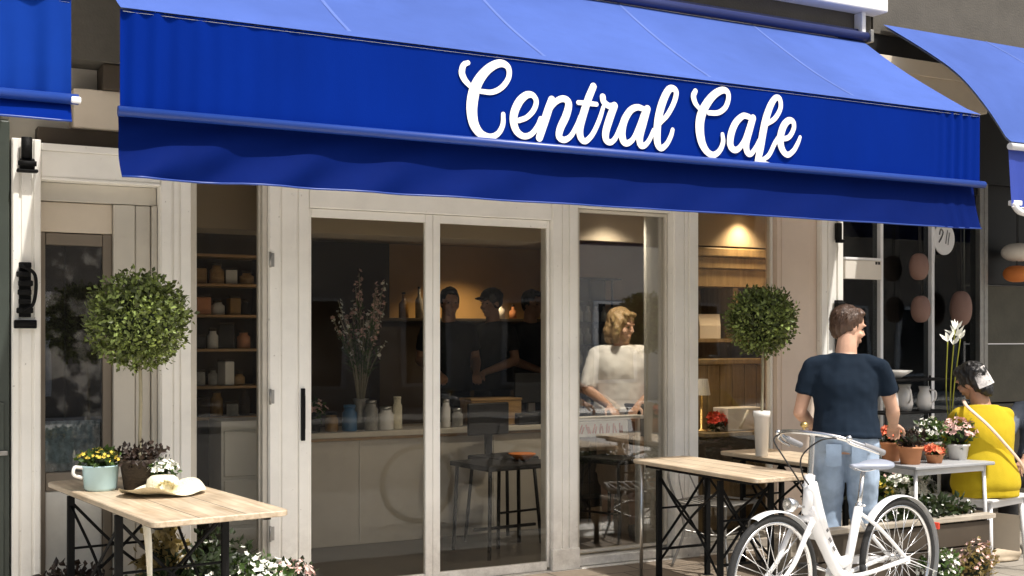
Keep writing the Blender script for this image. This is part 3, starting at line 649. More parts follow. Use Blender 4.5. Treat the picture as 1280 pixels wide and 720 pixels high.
sg = thing('wall_sign', 'small white rectangular sign fixed above the head of the man', 'sign', (6.715, -.02, 1.99))
off(bx('board', (6.527, -.05, 1.985), (6.90, -.012, 2.13), M['paper'], sg, .004), sg); off(bx('top_edge', (6.522, -.056, 2.131), (6.902, -.010, 2.15), M['ledge'], sg, .003), sg)
mb = MB(); mb.box((6.835, -.053, 2.10), (6.855, -.0505, 2.122)); mb.box((6.862, -.053, 2.10), (6.884, -.0505, 2.122)); off(mb.build('print', M['black_soft'], sg), sg)
rs = thing('hanging_sign', 'round white disc sign with a grey sketched emblem hung under the awning end', 'sign', (7.60, -.03, 2.33))
mb = MB()
for i in range(2):
    mb.grid(lambda u, v: Vector((.115 * v * math.cos(2 * PI * u), -.006 + i * .012, .13 * v * math.sin(2 * PI * u))), 28, 3, False)
mb.loft([[Vector((.115 * math.cos(2 * PI * j / 28), y, .13 * math.sin(2 * PI * j / 28))) for j in range(28)] for y in (-.0058, .0058)])
mb.build('disc', M['ledge'], rs)
mb = MB(); mb.tube([(-.06, -.010, .03), (-.045, -.010, .075), (-.02, -.010, .05), (-.04, -.010, .0), (-.065, -.010, -.03), (-.03, -.010, .02)], .005); mb.tube([(.03, -.010, .07), (.01, -.010, -.04)], .003); mb.tube([(.055, -.010, .05), (.035, -.010, -.05)], .003)
mb.build('emblem', M['grey_print'], rs)
MB().tube([(-.12, 0, .20), (-.11, 0, .0), (-.12, 0, -.2)], .010).build('bracket', M['ledge'], rs)
def lantern(x, y, z, rx, rz, m, lab, cap=False):
    t = thing('paper_lantern', lab, 'lantern', (x, y, z), group='oval lanterns of the dark shop')
    prof = [(rx * math.sin(PI * k / 14) ** .75, -rz * math.cos(PI * k / 14)) for k in range(15)]
    MB().lathe(prof, seg=24).build('shade', m, t)
    MB().tube([(0, 0, rz * .95), (0, 0, 2.71 - z)], .004, 6).build('cord', M['black_soft'], t)
lantern(7.215, -.13, 2.09, .075, .105, M['dull_pink'], 'upper of the two dusty pink lanterns hung before the middle dark pane')
lantern(7.235, -.13, 1.76, .075, .105, M['dull_pink'], 'lower of the two dusty pink lanterns hung before the middle dark pane')
lantern(7.68, -.13, 1.77, .085, .14, M['dull_pink'], 'dusty lantern hung alone under the round white sign')
lantern(8.35, -.13, 2.24, .135, .075, M['paper'], 'flat white lantern hung before the black wall, above the orange one')
lantern(8.31, -.15, 2.06, .110, .068, M['orange'], 'flat orange lantern just below the white one')

# ------------------------------------------------------------------ buildings across the street, seen only in the glass
def far_house(x0, x1, h, m, lab, k):
    t = thing('town_house', lab, 'building', ((x0 + x1) / 2, -17.2, 0))
    mb = MB(); mb.box((x0, -22, 0), (x1, -17.2, h)); mb.box((x0 - .05, -17.35, h), (x1 + .05, -16.95, h + .3)); off(mb.build('wall', m, t), t)
    n = max(2, int((x1 - x0) / 2.2)); w = (x1 - x0) / n
    for f in range(int((h - 1) / 3)):
        for i in range(n):
            xc = x0 + w * (i + .5); z = .5 + f * 3.0 + (.4 if f else 0)
            mb = MB(); mb.box((xc - .62, -17.19, z - .08), (xc + .62, -17.12, z + 1.88)); fr = mb.build('window', M['ledge'], t); off(fr, t)
            p = bx('pane', (xc - .5, -17.115, z), (xc + .5, -17.11, z + 1.8), M['far_pane'], fr)
M['far_pane'] = mat('far_window_pane', (.02, .025, .03), .1, .1, 3)
far_house(-16, -6, 4.3, M['facade_far'], 'dark brick house across the street, seen only as a reflection', 1)
far_house(-5.9, 6, 4.1, M['facade_far'], 'brick house opposite the cafe doors, seen only as a reflection', 2)
far_house(7.0, 22, 4.2, M['facade_pale'], 'pale rendered house across the street, seen only as a reflection', 3)
far_house(22.1, 40, 4.6, M['facade_far'], 'brick house far along the opposite side, seen only as a reflection', 4)
# ------------------------------------------------------------------ tables
def beer_table(label, c, L, Wd, H, rz, frames, legx, extra=None):
    t = thing('folding_table', label, 'table', (c[0], c[1], 0), rz)
    mb = MB(); n = 3; w = Wd / n
    r = .045; k = 6
    def arc(cx, cy, a0): return [(cx + r * math.cos(a0 + PI / 2 * i / k), cy + r * math.sin(a0 + PI / 2 * i / k)) for i in range(k + 1)]
    x, y = Wd / 2, L / 2
    out = arc(x - r, -y + r, -PI / 2) + arc(x - r, y - r, 0) + arc(-x + r, y - r, PI / 2) + arc(-x + r, -y + r, PI)
    ins = .004
    rings = [[Vector((px * (1 - ins / x * a), py * (1 - ins / y * a), z)) for (px, py) in out] for a, z in ((1, H - .026), (0, H - .022), (0, H - .004), (1, H))]
    mb.loft(rings, smooth=False)
    top = mb.build('tabletop', M['table'], t)
    for jx in (-w / 2, w / 2):
        m2 = MB(); m2.box((jx - .0016, -y + .004, H - .004), (jx + .0016, y - .004, H + .0006)); m2.build('plank_joint', M['brown_dark'], top)
    mb = MB(); mb.box((-x + .05, -y + .10, H - .05), (-x + .08, y - .10, H - .027)); mb.box((x - .08, -y + .10, H - .05), (x - .05, y - .10, H - .027))
    for fy in frames: mb.box((-x + .081, fy - .03, H - .048), (x - .081, fy + .03, H - .028))
    mb.build('under_rail', M['black_iron'], t)
    for fy in frames:
        for s in (-1, 1):
            m2 = MB(); m2.box((s * legx - .018, fy - .012, 0), (s * legx + .018, fy + .012, H - .05), .003); m2.box((s * legx - .03, fy - .03, 0), (s * legx + .03, fy + .03, .008), .002)
            m2.build('leg', M['black_iron'], t)
        m2 = MB()
        for a, b in (((-legx, H - .08), (legx, .22)), ((legx, H - .08), (-legx, .22))):
            mid = (0, fy + .02, (a[1] + b[1]) / 2 - .03)
            m2.tube([(a[0], fy, a[1]), mid, (b[0], fy, b[1])], .0085, 6)
        m2.tube([(-legx, fy, .2), (legx, fy, .2)], .009, 6); m2.tube([(-legx, fy, .46), (legx, fy, .46)], .007, 6)
        m2.build('cross_brace', M['black_iron'], t)
    for s in (-1, 1):
        m2 = MB(); f0, f1 = frames
        m2.tube([(s * legx, f0, H - .10), (s * legx * .9, (f0 + f1) / 2, .42), (s * legx, f1, .12)], .008, 6); m2.tube([(s * legx, f1, H - .10), (s * legx * .9, (f0 + f1) / 2, .44), (s * legx, f0, .12)], .008, 6)
        m2.build('side_brace', M['black_iron'], t)
    return t
TL = beer_table('pale wooden folding table with a straw hat and three pots on it', (1.235, -.93), 1.70, .62, .78, R(6.9), (.58, -.22), .255)
mb = MB(); mb.grid(lambda u, v: Vector((-.255 + (u - .5) * .034 * (1 - .75 * v) + .03 * v, -.60 - .01 * math.sin(v * 6) + .012 * math.sin(u * 5), .752 - .42 * v)), 6, 14); mb.build('cloth_strip', M['cloth_cream'], TL)
T1 = beer_table('bare pale wooden folding table between the corner post and the bicycle', (4.60, -.98), 1.26, .45, .75, 0, (.36, -.26), .19)
mb = MB(); mb.tube([(-.205, .53, .72), (-.21, .53, .0)], .012, 8); mb.build('prop_leg', M['chrome'], T1)
T2 = beer_table('pale wooden folding table behind the other one, ending beside the man', (5.43, -.76), 1.14, .44, .75, 0, (.36, -.26), .17)

def four_leg_table(name, label, c, Lx, Ly, H, m, lm, rz=0):
    t = thing(name, label, 'table', (c[0], c[1], 0), rz)
    bx('tabletop', (-Lx / 2, -Ly / 2, H - .022), (Lx / 2, Ly / 2, H), m, t, .006)
    for sx in (-1, 1):
        for sy in (-1, 1):
            MB().tube([(sx * (Lx / 2 - .05), sy * (Ly / 2 - .05), H - .024), (sx * (Lx / 2 - .03), sy * (Ly / 2 - .03), 0)], .012, 8).build('leg', lm, t)
    bx('apron', (-Lx / 2 + .04, -Ly / 2 + .04, H - .06), (Lx / 2 - .04, Ly / 2 - .04, H - .024), lm, t)
    return t
T3 = four_leg_table('plant_table', 'pale grey plant table between the man and the yellow dress, crowded with pots', (5.98, -1.36), .70, .46, .75, M['grey_top'], M['chair_white'])

# ------------------------------------------------------------------ plants
POT = [(.0, 0), (.78, 0), (.98, .86), (1.08, .87), (1.08, 1.0), (.96, 1.0), (.94, .88), (0, .86)]
def plant(label, loc, pot, r, h, leafm, n, rad, size, flower=None, nf=0, fs=.02, zc=None, seed=1, cat='potted plant', prof=POT, name='potted_plant', core=True, stems=0, lo=.2):
    t = thing(name, label, cat, loc)
    if pot is not None:
        MB().lathe([(a * r, b * h) for a, b in prof], seg=28).build('pot', pot, t)
        MB().lathe([(0.001, h * .9), (r * .93, h * .9)], seg=20).build('soil', M['soil'], t)
    zc = h + rad[2] * .6 if zc is None else zc
    mb = MB(); mb.leaves((0, 0, zc), rad, n, size, lo, 1.05, seed, .15)
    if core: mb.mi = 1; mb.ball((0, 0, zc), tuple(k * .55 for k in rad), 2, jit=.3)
    if stems:
        q = random.Random(seed); mb.mi = 0
        for i in range(stems):
            a = q.uniform(0, 6.28); mb.tube([(0, 0, h * .8), (rad[0] * .4 * math.cos(a), rad[1] * .4 * math.sin(a), zc), (rad[0] * .8 * math.cos(a), rad[1] * .8 * math.sin(a), zc + rad[2] * q.uniform(.3, .9))], .003, 5)
    mb.build('foliage', [leafm, M['leaf_core']], t)
    if flower is not None:
        m2 = MB(); m2.flowers((0, 0, zc), tuple(k * 1.02 for k in rad), nf, fs, seed + 5); m2.build('blossoms', flower, t)
    return t
def topiary(label, loc, pot, pr, ph, zc, r, n, seed, lean=(0, 0)):
    t = thing('topiary_tree', label, 'topiary', loc)
    MB().lathe([(a * pr, b * ph) for a, b in POT], seg=28).build('pot', pot, t)
    MB().lathe([(0.001, ph * .9), (pr * .93, ph * .9)], seg=20).build('soil', M['soil'], t)
    MB().tube([(0, 0, ph * .85), (lean[0] * .5 + .01, lean[1] * .5, (ph + zc) / 2), (lean[0], lean[1], zc)], .009, 8).build('stem', M['stem'], t)
    mb = MB(); mb.leaves((lean[0], lean[1], zc), (r, r, r * .98), n, .027, .70, 1.05, seed, .12)
    mb.leaves((lean[0], lean[1], zc), (r, r, r), n // 4, .028, .35, .8, seed + 1, .05)
    mb.leaves((lean[0], lean[1], zc), (r * 1.02, r * 1.02, r), n // 12, .030, .98, 1.14, seed + 2, .12)
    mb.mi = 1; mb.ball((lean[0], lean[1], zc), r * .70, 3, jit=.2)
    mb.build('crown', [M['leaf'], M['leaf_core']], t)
    return t
topiary('round clipped topiary ball rising from a dark wicker pot on the hat table', (1.20, -.66, .781), M['wicker'], .095, .15,   .845, .232, 5200, 11, (-.015, -.05))
topiary('round clipped topiary ball rising from a slim white pot, beside the man', (5.24, -.62, .751), M['white_ceramic'], .052, .30, .90, .218, 5000, 23)
# a leafy skirt in the dark pot
pp = thing('potted_plant', 'low dark purple plant crowding the wicker pot of the topiary on the hat table', 'potted plant', (1.20, -.68, .92)); mb = MB(); mb.leaves((.01, 0, .03), (.13, .12, .06), 260, .035, .3, 1.1, 4); mb.build('foliage', M['leaf_purple'], pp)
t = plant('pale blue enamel pot with a white handle and small yellow flowers', (1.02, -.62, .781), M['teal_pot'], .088, .125, M['leaf_mid'], 340, (.10, .10, .05), .030, M['fl_yellow'], 70, .012, seed=3, prof=[(0, 0), (.82, 0), (.90, .1), (1.0, .92), (1.06, .96), (1.06, 1.0), (.98, 1.0), (.95, .9), (0, .88)])
MB().tube([(-.085, -.01, .115), (-.125, -.02, .12), (-.130, -.02, .085), (-.088, -.01, .065)], .009, 8).build('handle', M['white_ceramic'], t)
plant('small pot of white flowers tucked behind the straw hat', (1.295, -.72, .781), M['wicker'], .055, .07, M['leaf_mid'], 160, (.075, .07, .045), .028, M['fl_white'], 70, .022, seed=5)
hat = thing('straw_hat', 'cream straw sun hat with a flower on it lying on a wooden table', 'hat', (1.26, -.93, .782), R(15))
mb = MB()
def brim(u, v):
    a = 2 * PI * u; r = .075 + .125 * v
    return Vector((r * math.cos(a) * 1.05, r * math.sin(a) * .92, .008 + .022 * (1 + math.sin(2 * a + .5)) * v ** 2 + .010 * math.sin(5 * a) * v))
mb.grid(brim, 48, 8); e = mb.build('brim', M['straw'], hat)
MB().lathe([(.082, .010), (.080, .04), (.074, .072), (.055, .088), (.025, .082), (.001, .076)], seg=32).build('crown', M['straw'], hat)
mb = MB(); mb.flowers((-.03, -.085, .035), (.045, .025, .025), 16, .026, 8); mb.build('blossoms', M['fl_cream'], hat)
# plants on the ground at the left
plant('white flowering plant in a dark pot on the ground before the sliding door', (1.83, -.62, 0), M['wicker'], .14, .20, M['leaf_mid'], 420, (.17, .16, .11), .045, M['fl_white'], 70, .024, seed=31)
plant('dark purple leaved plant on the ground at the foot of the post with the latch', (.93, -.30, 0), M['wicker'], .15, .18, M['leaf_purple'], 420, (.20, .18, .12), .05, seed=32)
plant('bushy dark green plant in a terracotta pot on the ground under the hat table', (1.62, -.52, 0), M['terracotta'], .15, .18, M['leaf_dark'], 700, (.22, .20, .20), .05, M['fl_white'], 36, .016, seed=33)
plant('dry straw coloured grass plant on the ground under the hat table', (1.40, -.36, 0), M['wicker'], .13, .22, M['leaf_dry'], 520, (.14, .14, .20), .06, seed=34)
plant('loose dark green plant without flowers on the ground between the legs of the hat table', (1.30, -.66, 0), M['wicker'], .12, .16, M['leaf_dark'], 460, (.18, .16, .13), .05, seed=35)
plant('pale pink flowering plant in a dark pot on the ground beside the door handle', (2.08, -.38, 0), M['wicker'], .11, .15, M['leaf_dark'], 300, (.13, .12, .09), .04, M['fl_pink'], 70, .018, seed=36)
# at the plant table
z3 = .751
plant('terracotta pot with dark purple seedlings on the grey plant table', (5.74, -1.44, z3), M['terracotta'], .075, .11, M['leaf_purple'], 200, (.09, .08, .07), .035, seed=41)
plant('low orange pot of coral flowers at the front edge of the grey plant table', (5.92, -1.47, z3), M['terracotta'], .055, .055, M['leaf_mid'], 90, (.06, .06, .03), .03, M['fl_coral'], 46, .026, seed=42)
plant('taller terracotta pot with coral flowers under the hand of the man', (5.78, -1.24, z3), M['terracotta'], .065, .12, M['leaf_mid'], 120, (.07, .07, .06), .035, M['fl_coral'], 70, .026, seed=43)
plant('grey ceramic pot of silvery leaves at the middle of the grey plant table', (6.03, -1.33, z3), M['jar_grey'], .07, .12, M['leaf_mid'], 240, (.10, .09, .09), .04, M['fl_white'], 50, .018, seed=44)
plant('white pot of pale pink blossoms on the plant table beside the yellow dress', (6.23, -1.38, z3), M['white_ceramic'], .07, .10, M['leaf_mid'], 260, (.13, .11, .10), .035, M['fl_pink'], 110, .02, seed=45)
orch = thing('orchid', 'tall white orchid spray rising beside the head of the person in yellow', 'orchid', (6.42, -1.15, z3))
MB().lathe([(a * .06, b * .12) for a, b in POT], seg=24).build('pot', M['white_ceramic'], orch)
mb = MB()
for s, (dx, hh) in enumerate(((.02, .84), (-.05, .76), (.07, .78))): mb.tube([(0, 0, .1), (dx * .6, .01, hh * .55), (dx, -.02, hh)], .004, 6)
q = random.Random(3)
for i in range(9):
    a = q.uniform(0, 6.28); mb.leaf(Vector((0, 0, .11)), Vector((math.cos(a), math.sin(a), .8)), Vector((0, 0, 1)), .2, .05)
mb.build('stem', leaf_mat('yellow_green_stem', (.35, .36, .05), .2), orch)
mb = MB()
for dx, z in ((.02, .84), (.03, .80), (-.05, .76), (.07, .78), (.0, .74)):
    for k in range(5):
        a = q.uniform(0, 6.28); mb.leaf(Vector((dx, -.02, z)), Vector((math.cos(a) * .55, math.sin(a) * .4, q.uniform(.2, 1.0))), Vector((0, -1, .2)), q.uniform(.05, .095), .028)
mb.build('blossoms', M['fl_white'], orch)
# low plank step with flowers
ps = thing('plank_bench', 'low weathered plank bench under the flowers, behind the rear wheel', 'bench', (6.25, -.88, 0))
for k in range(3): bx('plank', (-1.15, -.19 + .128 * k, .262), (1.0, -.07 + .128 * k, .29), M['plank'], ps, .004)
for x in (-1.0, .85): bx('leg', (x - .04, -.16, 0), (x + .04, .16, .26), M['plank'], ps, .005)
bx('front_board', (-1.15, -.185, .16), (1.0, -.165, .255), M['plank'], ps, .004)
plant('white hydrangea heads in a dark pot on the plank bench', (6.22, -.98, .291), M['wicker'], .10, .13, M['leaf_mid'], 420, (.19, .14, .13), .055, M['fl_white'], 190, .026, seed=51)
plant('mound of cream and pink tiny blossoms spilling off the plank bench', (6.30, -1.10, .10), None, .1, .1, M['leaf_mid'], 260, (.15, .13, .15), .03, M['fl_pink'], 330, .018, zc=.20, seed=52)
plant('yellow flowering plant in terracotta beside the white hydrangea on the plank bench', (5.93, -.98, .291), M['terracotta'], .075, .12, M['leaf_mid'], 240, (.11, .10, .12), .045, M['fl_yellow'], 50, .022, seed=53)
plant('white hydrangea in a pot beside the yellow dress on the plank bench', (6.50, -.92, .291), M['wicker'], .085, .12, M['leaf_mid'], 300, (.13, .12, .12), .05, M['fl_white'], 150, .024, seed=54)
plant('dusky green plant with pink buds standing beneath the grey plant table', (6.10, -.80, .291), M['terracotta'], .08, .14, M['leaf_dark'], 360, (.14, .12, .20), .045, M['fl_pink'], 40, .022, seed=55)
plant('dark bushy plant low behind the bicycle frame', (5.55, -.90, .291), M['terracotta'], .08, .12, M['leaf_dark'], 360, (.15, .13, .14), .045, M['fl_white'], 46, .018, seed=56)
cr = thing('wooden_crate', 'small brown slatted wooden crate standing on the plank bench', 'crate', (6.85, -.93, .291))
for s in (-1, 1): bx('end_board', (s * .12 - .008, -.10, 0), (s * .12 + .008, .10, .2), M['counter_wood'], cr, .002)
for k in range(3): bx('slat', (-.111, -.10, .005 + k * .068), (.111, -.088, .06 + k * .068), M['counter_wood'], cr, .002); bx('slat', (-.111, .088, .005 + k * .068), (.111, .10, .06 + k * .068), M['counter_wood'], cr, .002)
pl = thing('planter_box', 'long dark timber planter box behind the bicycle, topped with a pale plank', 'planter', (5.37, -1.80, 0))
for k in range(3): bx('board', (-0.80, -.085, .02 + .145 * k), (.56, -.068, .155 + .145 * k), M['brown_dark'], pl, .003)
for x in (-.80, .542): bx('end_board', (x, -.067, .02), (x + .018, .085, .455), M['brown_dark'], pl, .003)
bx('rear_board', (-0.78, .068, .02), (.54, .085, .455), M['brown_dark'], pl, .003)
bx('top_plank', (-0.83, -.105, .458), (.59, -.03, .486), M['plank'], pl, .004)
bx('soil', (-0.78, -.066, .05), (.54, .066, .42), M['soil'], pl)
plant('row of dark green leaves growing in the long dark planter box', (5.48, -1.79, .40), None, .1, .1, M['leaf_dark'], 900, (.42, .07, .10), .045, M['fl_white'], 40, .014, zc=.09, seed=71)
plant('speckled white flowering plant in front of the dark planter box, behind the rear wheel', (5.42, -1.965, 0), M['terracotta'], .07, .11, M['leaf_mid'], 420, (.16, .07, .14), .035, M['fl_white'], 90, .014, seed=72)
plant('straw coloured plant with pink buds in front of the dark planter box', (5.74, -1.96, 0), M['terracotta'], .07, .11, M['leaf_dry'], 380, (.14, .07, .15), .035, M['fl_pink'], 70, .014, seed=73)
# rack with white jugs
rk = thing('display_rack', 'thin black two shelf rack with white jugs behind the grey plant table', 'rack', (6.80, -.42, 0))
for sx in (-1, 1):
    for sy in (-1, 1): MB().tube([(sx * .34, sy * .11, 0), (sx * .34, sy * .11, 1.25)], .009, 6).build('post', M['black_iron'], rk)
for z in (.62, .98, 1.22): bx('shelf', (-.36, -.13, z), (.36, .13, z + .014), M['black_iron'], rk, .003)
def jug(loc, label, s=1.0, rz=0):
    j = thing('jug', label, 'jug', loc, rz, 'white jugs on the black rack')
    MB().lathe([(0, 0), (.045 * s, 0), (.058 * s, .05 * s), (.05 * s, .12 * s), (.036 * s, .155 * s), (.045 * s, .19 * s), (.040 * s, .19 * s), (.032 * s, .155 * s), (0, .02)], seg=24).build('body', M['white_ceramic'], j)
    MB().tube([(.036 * s, 0, .165 * s), (.085 * s, 0, .15 * s), (.085 * s, 0, .09 * s), (.052 * s, 0, .06 * s)], .007 * s, 6).build('handle', M['white_ceramic'], j)
jug((6.60, -.44, .995), 'white jug on the black rack, the one next to the man in the teal top', 1.0, R(200))
jug((6.76, -.42, .995), 'white jug on the black rack, standing between the two others', 1.05, R(250))
jug((6.95, -.43, .995), 'white jug on the black rack, the one next to the yellow dress', .95, R(300))
bw = thing('bowl', 'wide white bowl on the top shelf of the black rack', 'bowl', (6.64, -.42, 1.235)); MB().lathe([(0, 0), (.05, 0), (.14, .06), (.135, .064), (.05, .012), (0, .01)], seg=28).build('body', M['white_ceramic'], bw)
# wire bistro chair behind the middle table
wc = thing('wire_chair', 'thin wire garden chair half hidden under the middle table', 'chair', (5.02, -.42, 0), R(20))
mb = MB()
for k in range(7): a = -.18 + .06 * k; mb.tube([(a, -.2, .44), (a * .9, 0, .425), (a, .2, .44)], .005, 6)
mb.tube([(-.2, -.2, .44), (.2, -.2, .44), (.22, 0, .44), (.2, .2, .44), (-.2, .2, .44), (-.22, 0, .44), (-.2, -.2, .44)], .008, 6); mb.build('seat', M['dull_steel'], wc)
mb = MB(); mb.tube([(-.19, .2, .44), (-.2, .25, .62), (0, .28, .72), (.2, .25, .62), (.19, .2, .44)], .009, 6); mb.tube([(-.1, .2, .44), (-.06, .26, .6), (.02, .27, .69)], .005, 6); mb.tube([(.1, .2, .44), (.06, .26, .6), (-.02, .27, .69)], .005, 6); mb.build('backrest', M['dull_steel'], wc)
for sx in (-1, 1):
    for sy in (-1, 1): MB().tube([(sx * .19, sy * .19, .44), (sx * .15, sy * .16, .25), (sx * .21, sy * .22, 0)], .009, 6).build('leg', M['dull_steel'], wc)
mb = MB(); mb.tube([(-.16, -.17, .25), (0, 0, .20), (.16, .17, .25)], .006, 6); mb.tube([(.16, -.17, .25), (0, 0, .21), (-.16, .17, .25)], .006, 6); mb.tube([(-.17, -.17, .24), (0, -.2, .3), (.17, -.17, .24)], .006, 6); mb.build('stretcher', M['dull_steel'], wc)
# yellow woman's chair
ch = thing('white_chair', 'white metal chair under the person in yellow', 'chair', (6.49, -1.33, 0), R(12))
bx('seat', (-.24, -.22, .485), (.26, .22, .505), M['chair_white'], ch, .008)
for sx, sy in ((-1, -1), (1, -1), (-1, 1), (1, 1)): MB().tube([(sx * .20, sy * .18, .484), (sx * .225, sy * .205, 0)], [.016, .011], 8).build('leg', M['chair_white'], ch)
bx('apron', (-.215, -.195, .445), (.215, .195, .484), M['chair_white'], ch, .004)
bx('side_panel', (.205, -.17, .12), (.212, .17, .36), M['beige'], ch, .002)

# ------------------------------------------------------------------ bicycle
bk = thing('bicycle', 'white step through city bicycle parked in front of the cafe tables', 'bicycle', (4.50, -2.12, 0), R(188)); bk.scale = (.96, .96, .96)
WR = .34
mb = MB()
hd0, hd1 = Vector((.262, 0, .66)), Vector((.236, 0, .87)); bb = Vector((-.06, 0, .29)); stp = Vector((-.175, 0, .66)); rh = Vector((-.53, 0, .34))
mb.tube([hd0, hd1], .028, 14)
mb.tube([hd1 - Vector((-.002, 0, .05)), (.14, 0, .56), (.02, 0, .385), (-.085, 0, .375)], [.041, .041, .036, .028], 14)
mb.tube([hd0 + Vector((-.004, 0, .03)), (.13, 0, .50), (.02, 0, .335), bb], [.034, .034, .031, .028], 14)
mb.tube([bb, stp], .024, 14)
for s in (-1, 1):
    mb.tube([bb + Vector((0, s * .02, 0)), (-.2, s * .05, .30), rh + Vector((0, s * .062, 0))], .013, 8)
    mb.tube([stp + Vector((.003, s * .012, -.03)), (-.30, s * .055, .53), rh + Vector((0, s * .062, 0))], .011, 8)
    mb.box(rh + Vector((-.02, s * .066 - .003, -.025)), rh + Vector((.02, s * .066 + .003, .02)), .002)
mb.tube([bb + Vector((0, -.036, 0)), bb + Vector((0, .036, 0))], .024, 14)
mb.build('frame', M['bike'], bk)
mb = MB(); mb.box((.105, .036, .505), (.132, .0425, .520), 0, Matrix.Rotation(R(-52), 3, 'Y')); mb.box((.072, .036, .458), (.100, .0425, .470), 0, Matrix.Rotation(R(-52), 3, 'Y')); mb.box((.135, .036, .56), (.15, .0435, .575), 0, Matrix.Rotation(R(-52), 3, 'Y'))
mb.build('decal', M['grey_print'], bk)
mb = MB(); fh = Vector((.53, 0, .34))
for s in (-1, 1): mb.tube([hd0 + Vector((.006, s * .045, -.03)), (.335, s * .056, .56), (.43, s * .056, .42), fh + Vector((0, s * .056, 0))], [.016, .015, .013, .010], 10)
mb.tube([hd0 + Vector((.006, -.05, -.025)), hd0 + Vector((.006, .05, -.025))], .017, 10)
mb.build('fork', M['bike'], bk)
def wheel(x, seed):
    mb = MB(); n = 64
    w = thing_part('wheel', bk, (x, 0, .34))
    def ring(rad, rx, rz, seg=10):
        return [[Vector(((rad + rz * math.cos(2 * PI * j / seg)) * math.cos(2 * PI * i / n), rx * math.sin(2 * PI * j / seg), (rad + rz * math.cos(2 * PI * j / seg)) * math.sin(2 * PI * i / n))) for j in range(seg)] for i in range(n + 1)]
    m1 = MB(); m1.loft(ring(.322, .019, .019), smooth=True); m1.build('tyre', M['tyre'], w)
    m1 = MB(); m1.loft(ring(.297, .014, .011, 8), smooth=True); m1.build('rim', M['alu'], w)
    m1 = MB(); m1.tube([(0, -.06, 0), (0, -.03, 0), (0, .03, 0), (0, .06, 0)], [.010, .017, .017, .010], 12, curve=False); m1.tube([(0, -.034, 0), (0, -.030, 0)], .028, 14); m1.tube([(0, .030, 0), (0, .034, 0)], .028, 14); m1.build('hub', M['alu'], w)
    m1 = MB()
    for i in range(32):
        a = 2 * PI * i / 32; s = 1 if i % 2 else -1; b = a + (.5 if (i // 2) % 2 else -.5)
        m1.tube([(.026 * math.cos(b), s * .031, .026 * math.sin(b)), (.289 * math.cos(a), s * .004, .289 * math.sin(a))], .0021, 5)
    m1.build('spokes', M['alu'], w)
def thing_part(name, parent, loc):
    o = bpy.data.objects.new(name, None); col.objects.link(o); o.parent = parent; o.location = loc; o.empty_display_size = .05; return o
wheel(.53, 1); wheel(-.53, 2)
def fender(cx, a0, a1, flap=False):
    mb = MB()
    def f(u, v):
        a = R(a0 + (a1 - a0) * u); q = (v - .5) * PI * .9; r = .352 + .010 * math.cos(q)
        return Vector((cx + r * math.cos(a), .030 * math.sin(q), .34 + r * math.sin(a)))
    mb.grid(f, 40, 8)
    for s in (-1, 1):
        a = R(a1 - 6 if flap else a1 - 10); mb.tube([(cx + .352 * math.cos(a), s * .028, .34 + .352 * math.sin(a)), (cx, s * .058, .345)], .003, 5)
    return mb.build('mudguard', M['fender'], bk)
fender(-.53, 42, 205, True); fender(.53, 66, 150)
mb = MB(); mb.grid(lambda u, v: Vector((-.53 - .352 - .004 - .02 * u, .034 * (2 * v - 1) * (1 + .2 * u), .34 - .148 - .12 * u)), 4, 6); mb.build('mud_flap', M['fender'], bk)
mb = MB(); mb.tube([hd1, (.228, 0, .93), (.218, 0, 1.06), (.215, 0, 1.10)], [.016, .016, .015, .016], 10); mb.tube([(.215, 0, 1.09), (.27, 0, 1.10), (.295, 0, 1.10)], .014, 10); mb.build('stem', M['alu'], bk)
mb = MB(); bar = []
pts = [(.06, -.27, 1.02), (.14, -.255, 1.045), (.25, -.19, 1.085), (.30, -.07, 1.10), (.30, .07, 1.10), (.25, .19, 1.085), (.14, .255, 1.045), (.06, .27, 1.02)]
mb.tube(pts, .0125, 10); mb.build('handlebar', M['alu'], bk)
for s in (-1, 1):
    mb = MB(); mb.tube([(.12, s * .259, 1.04), (.055, s * .272, 1.018), (-.02, s * .28, .995)], [.0165, .018, .0165], 10); mb.build('grip', M['grip'], bk)
    mb = MB(); mb.tube([(.22, s * .215, 1.08), (.20, s * .25, 1.05), (.12, s * .29, 1.02), (.05, s * .305, .995)], [.009, .010, .008, .007], 8); mb.ball((.215, s * .24, 1.08), .017, 2); mb.build('brake_lever', M['alu'], bk)
mb = MB(); mb.tube([(.22, .21, 1.08), (.33, .15, 1.07), (.36, .05, .98), (.32, .02, .88), (.27, .02, .82)], .0045, 6); mb.tube([(.22, -.21, 1.08), (.34, -.16, 1.05), (.37, -.06, .96), (.32, -.02, .86), (.27, -.02, .80)], .0045, 6); mb.build('brake_cable', M['black_soft'], bk)
mb = MB(); mb.ball((.235, -.04, 1.135), (.022, .022, .018), 2); mb.tube([(.235, -.04, 1.10), (.235, -.04, 1.135)], .006, 6); mb.build('bell', M['gold'], bk)
mb = MB(); mb.lathe([(0, 0), (.018, 0), (.036, .045), (.036, .07), (.030, .072), (0, .066)], seg=18)
for v in mb.bm.verts: v.co = Vector((.345 + v.co.z, v.co.y, .72 + v.co.x * 1.1))
mb.tube([(.285, 0, .70), (.35, 0, .715)], .008, 6); mb.build('headlight', M['alu'], bk)
mb = MB(); mb.tube([stp, (-.188, 0, .72), (-.215, 0, .86)], [.0135, .0135, .0135], 10, curve=False); mb.build('seat_post', M['alu'], bk)
mb = MB()
rings = []
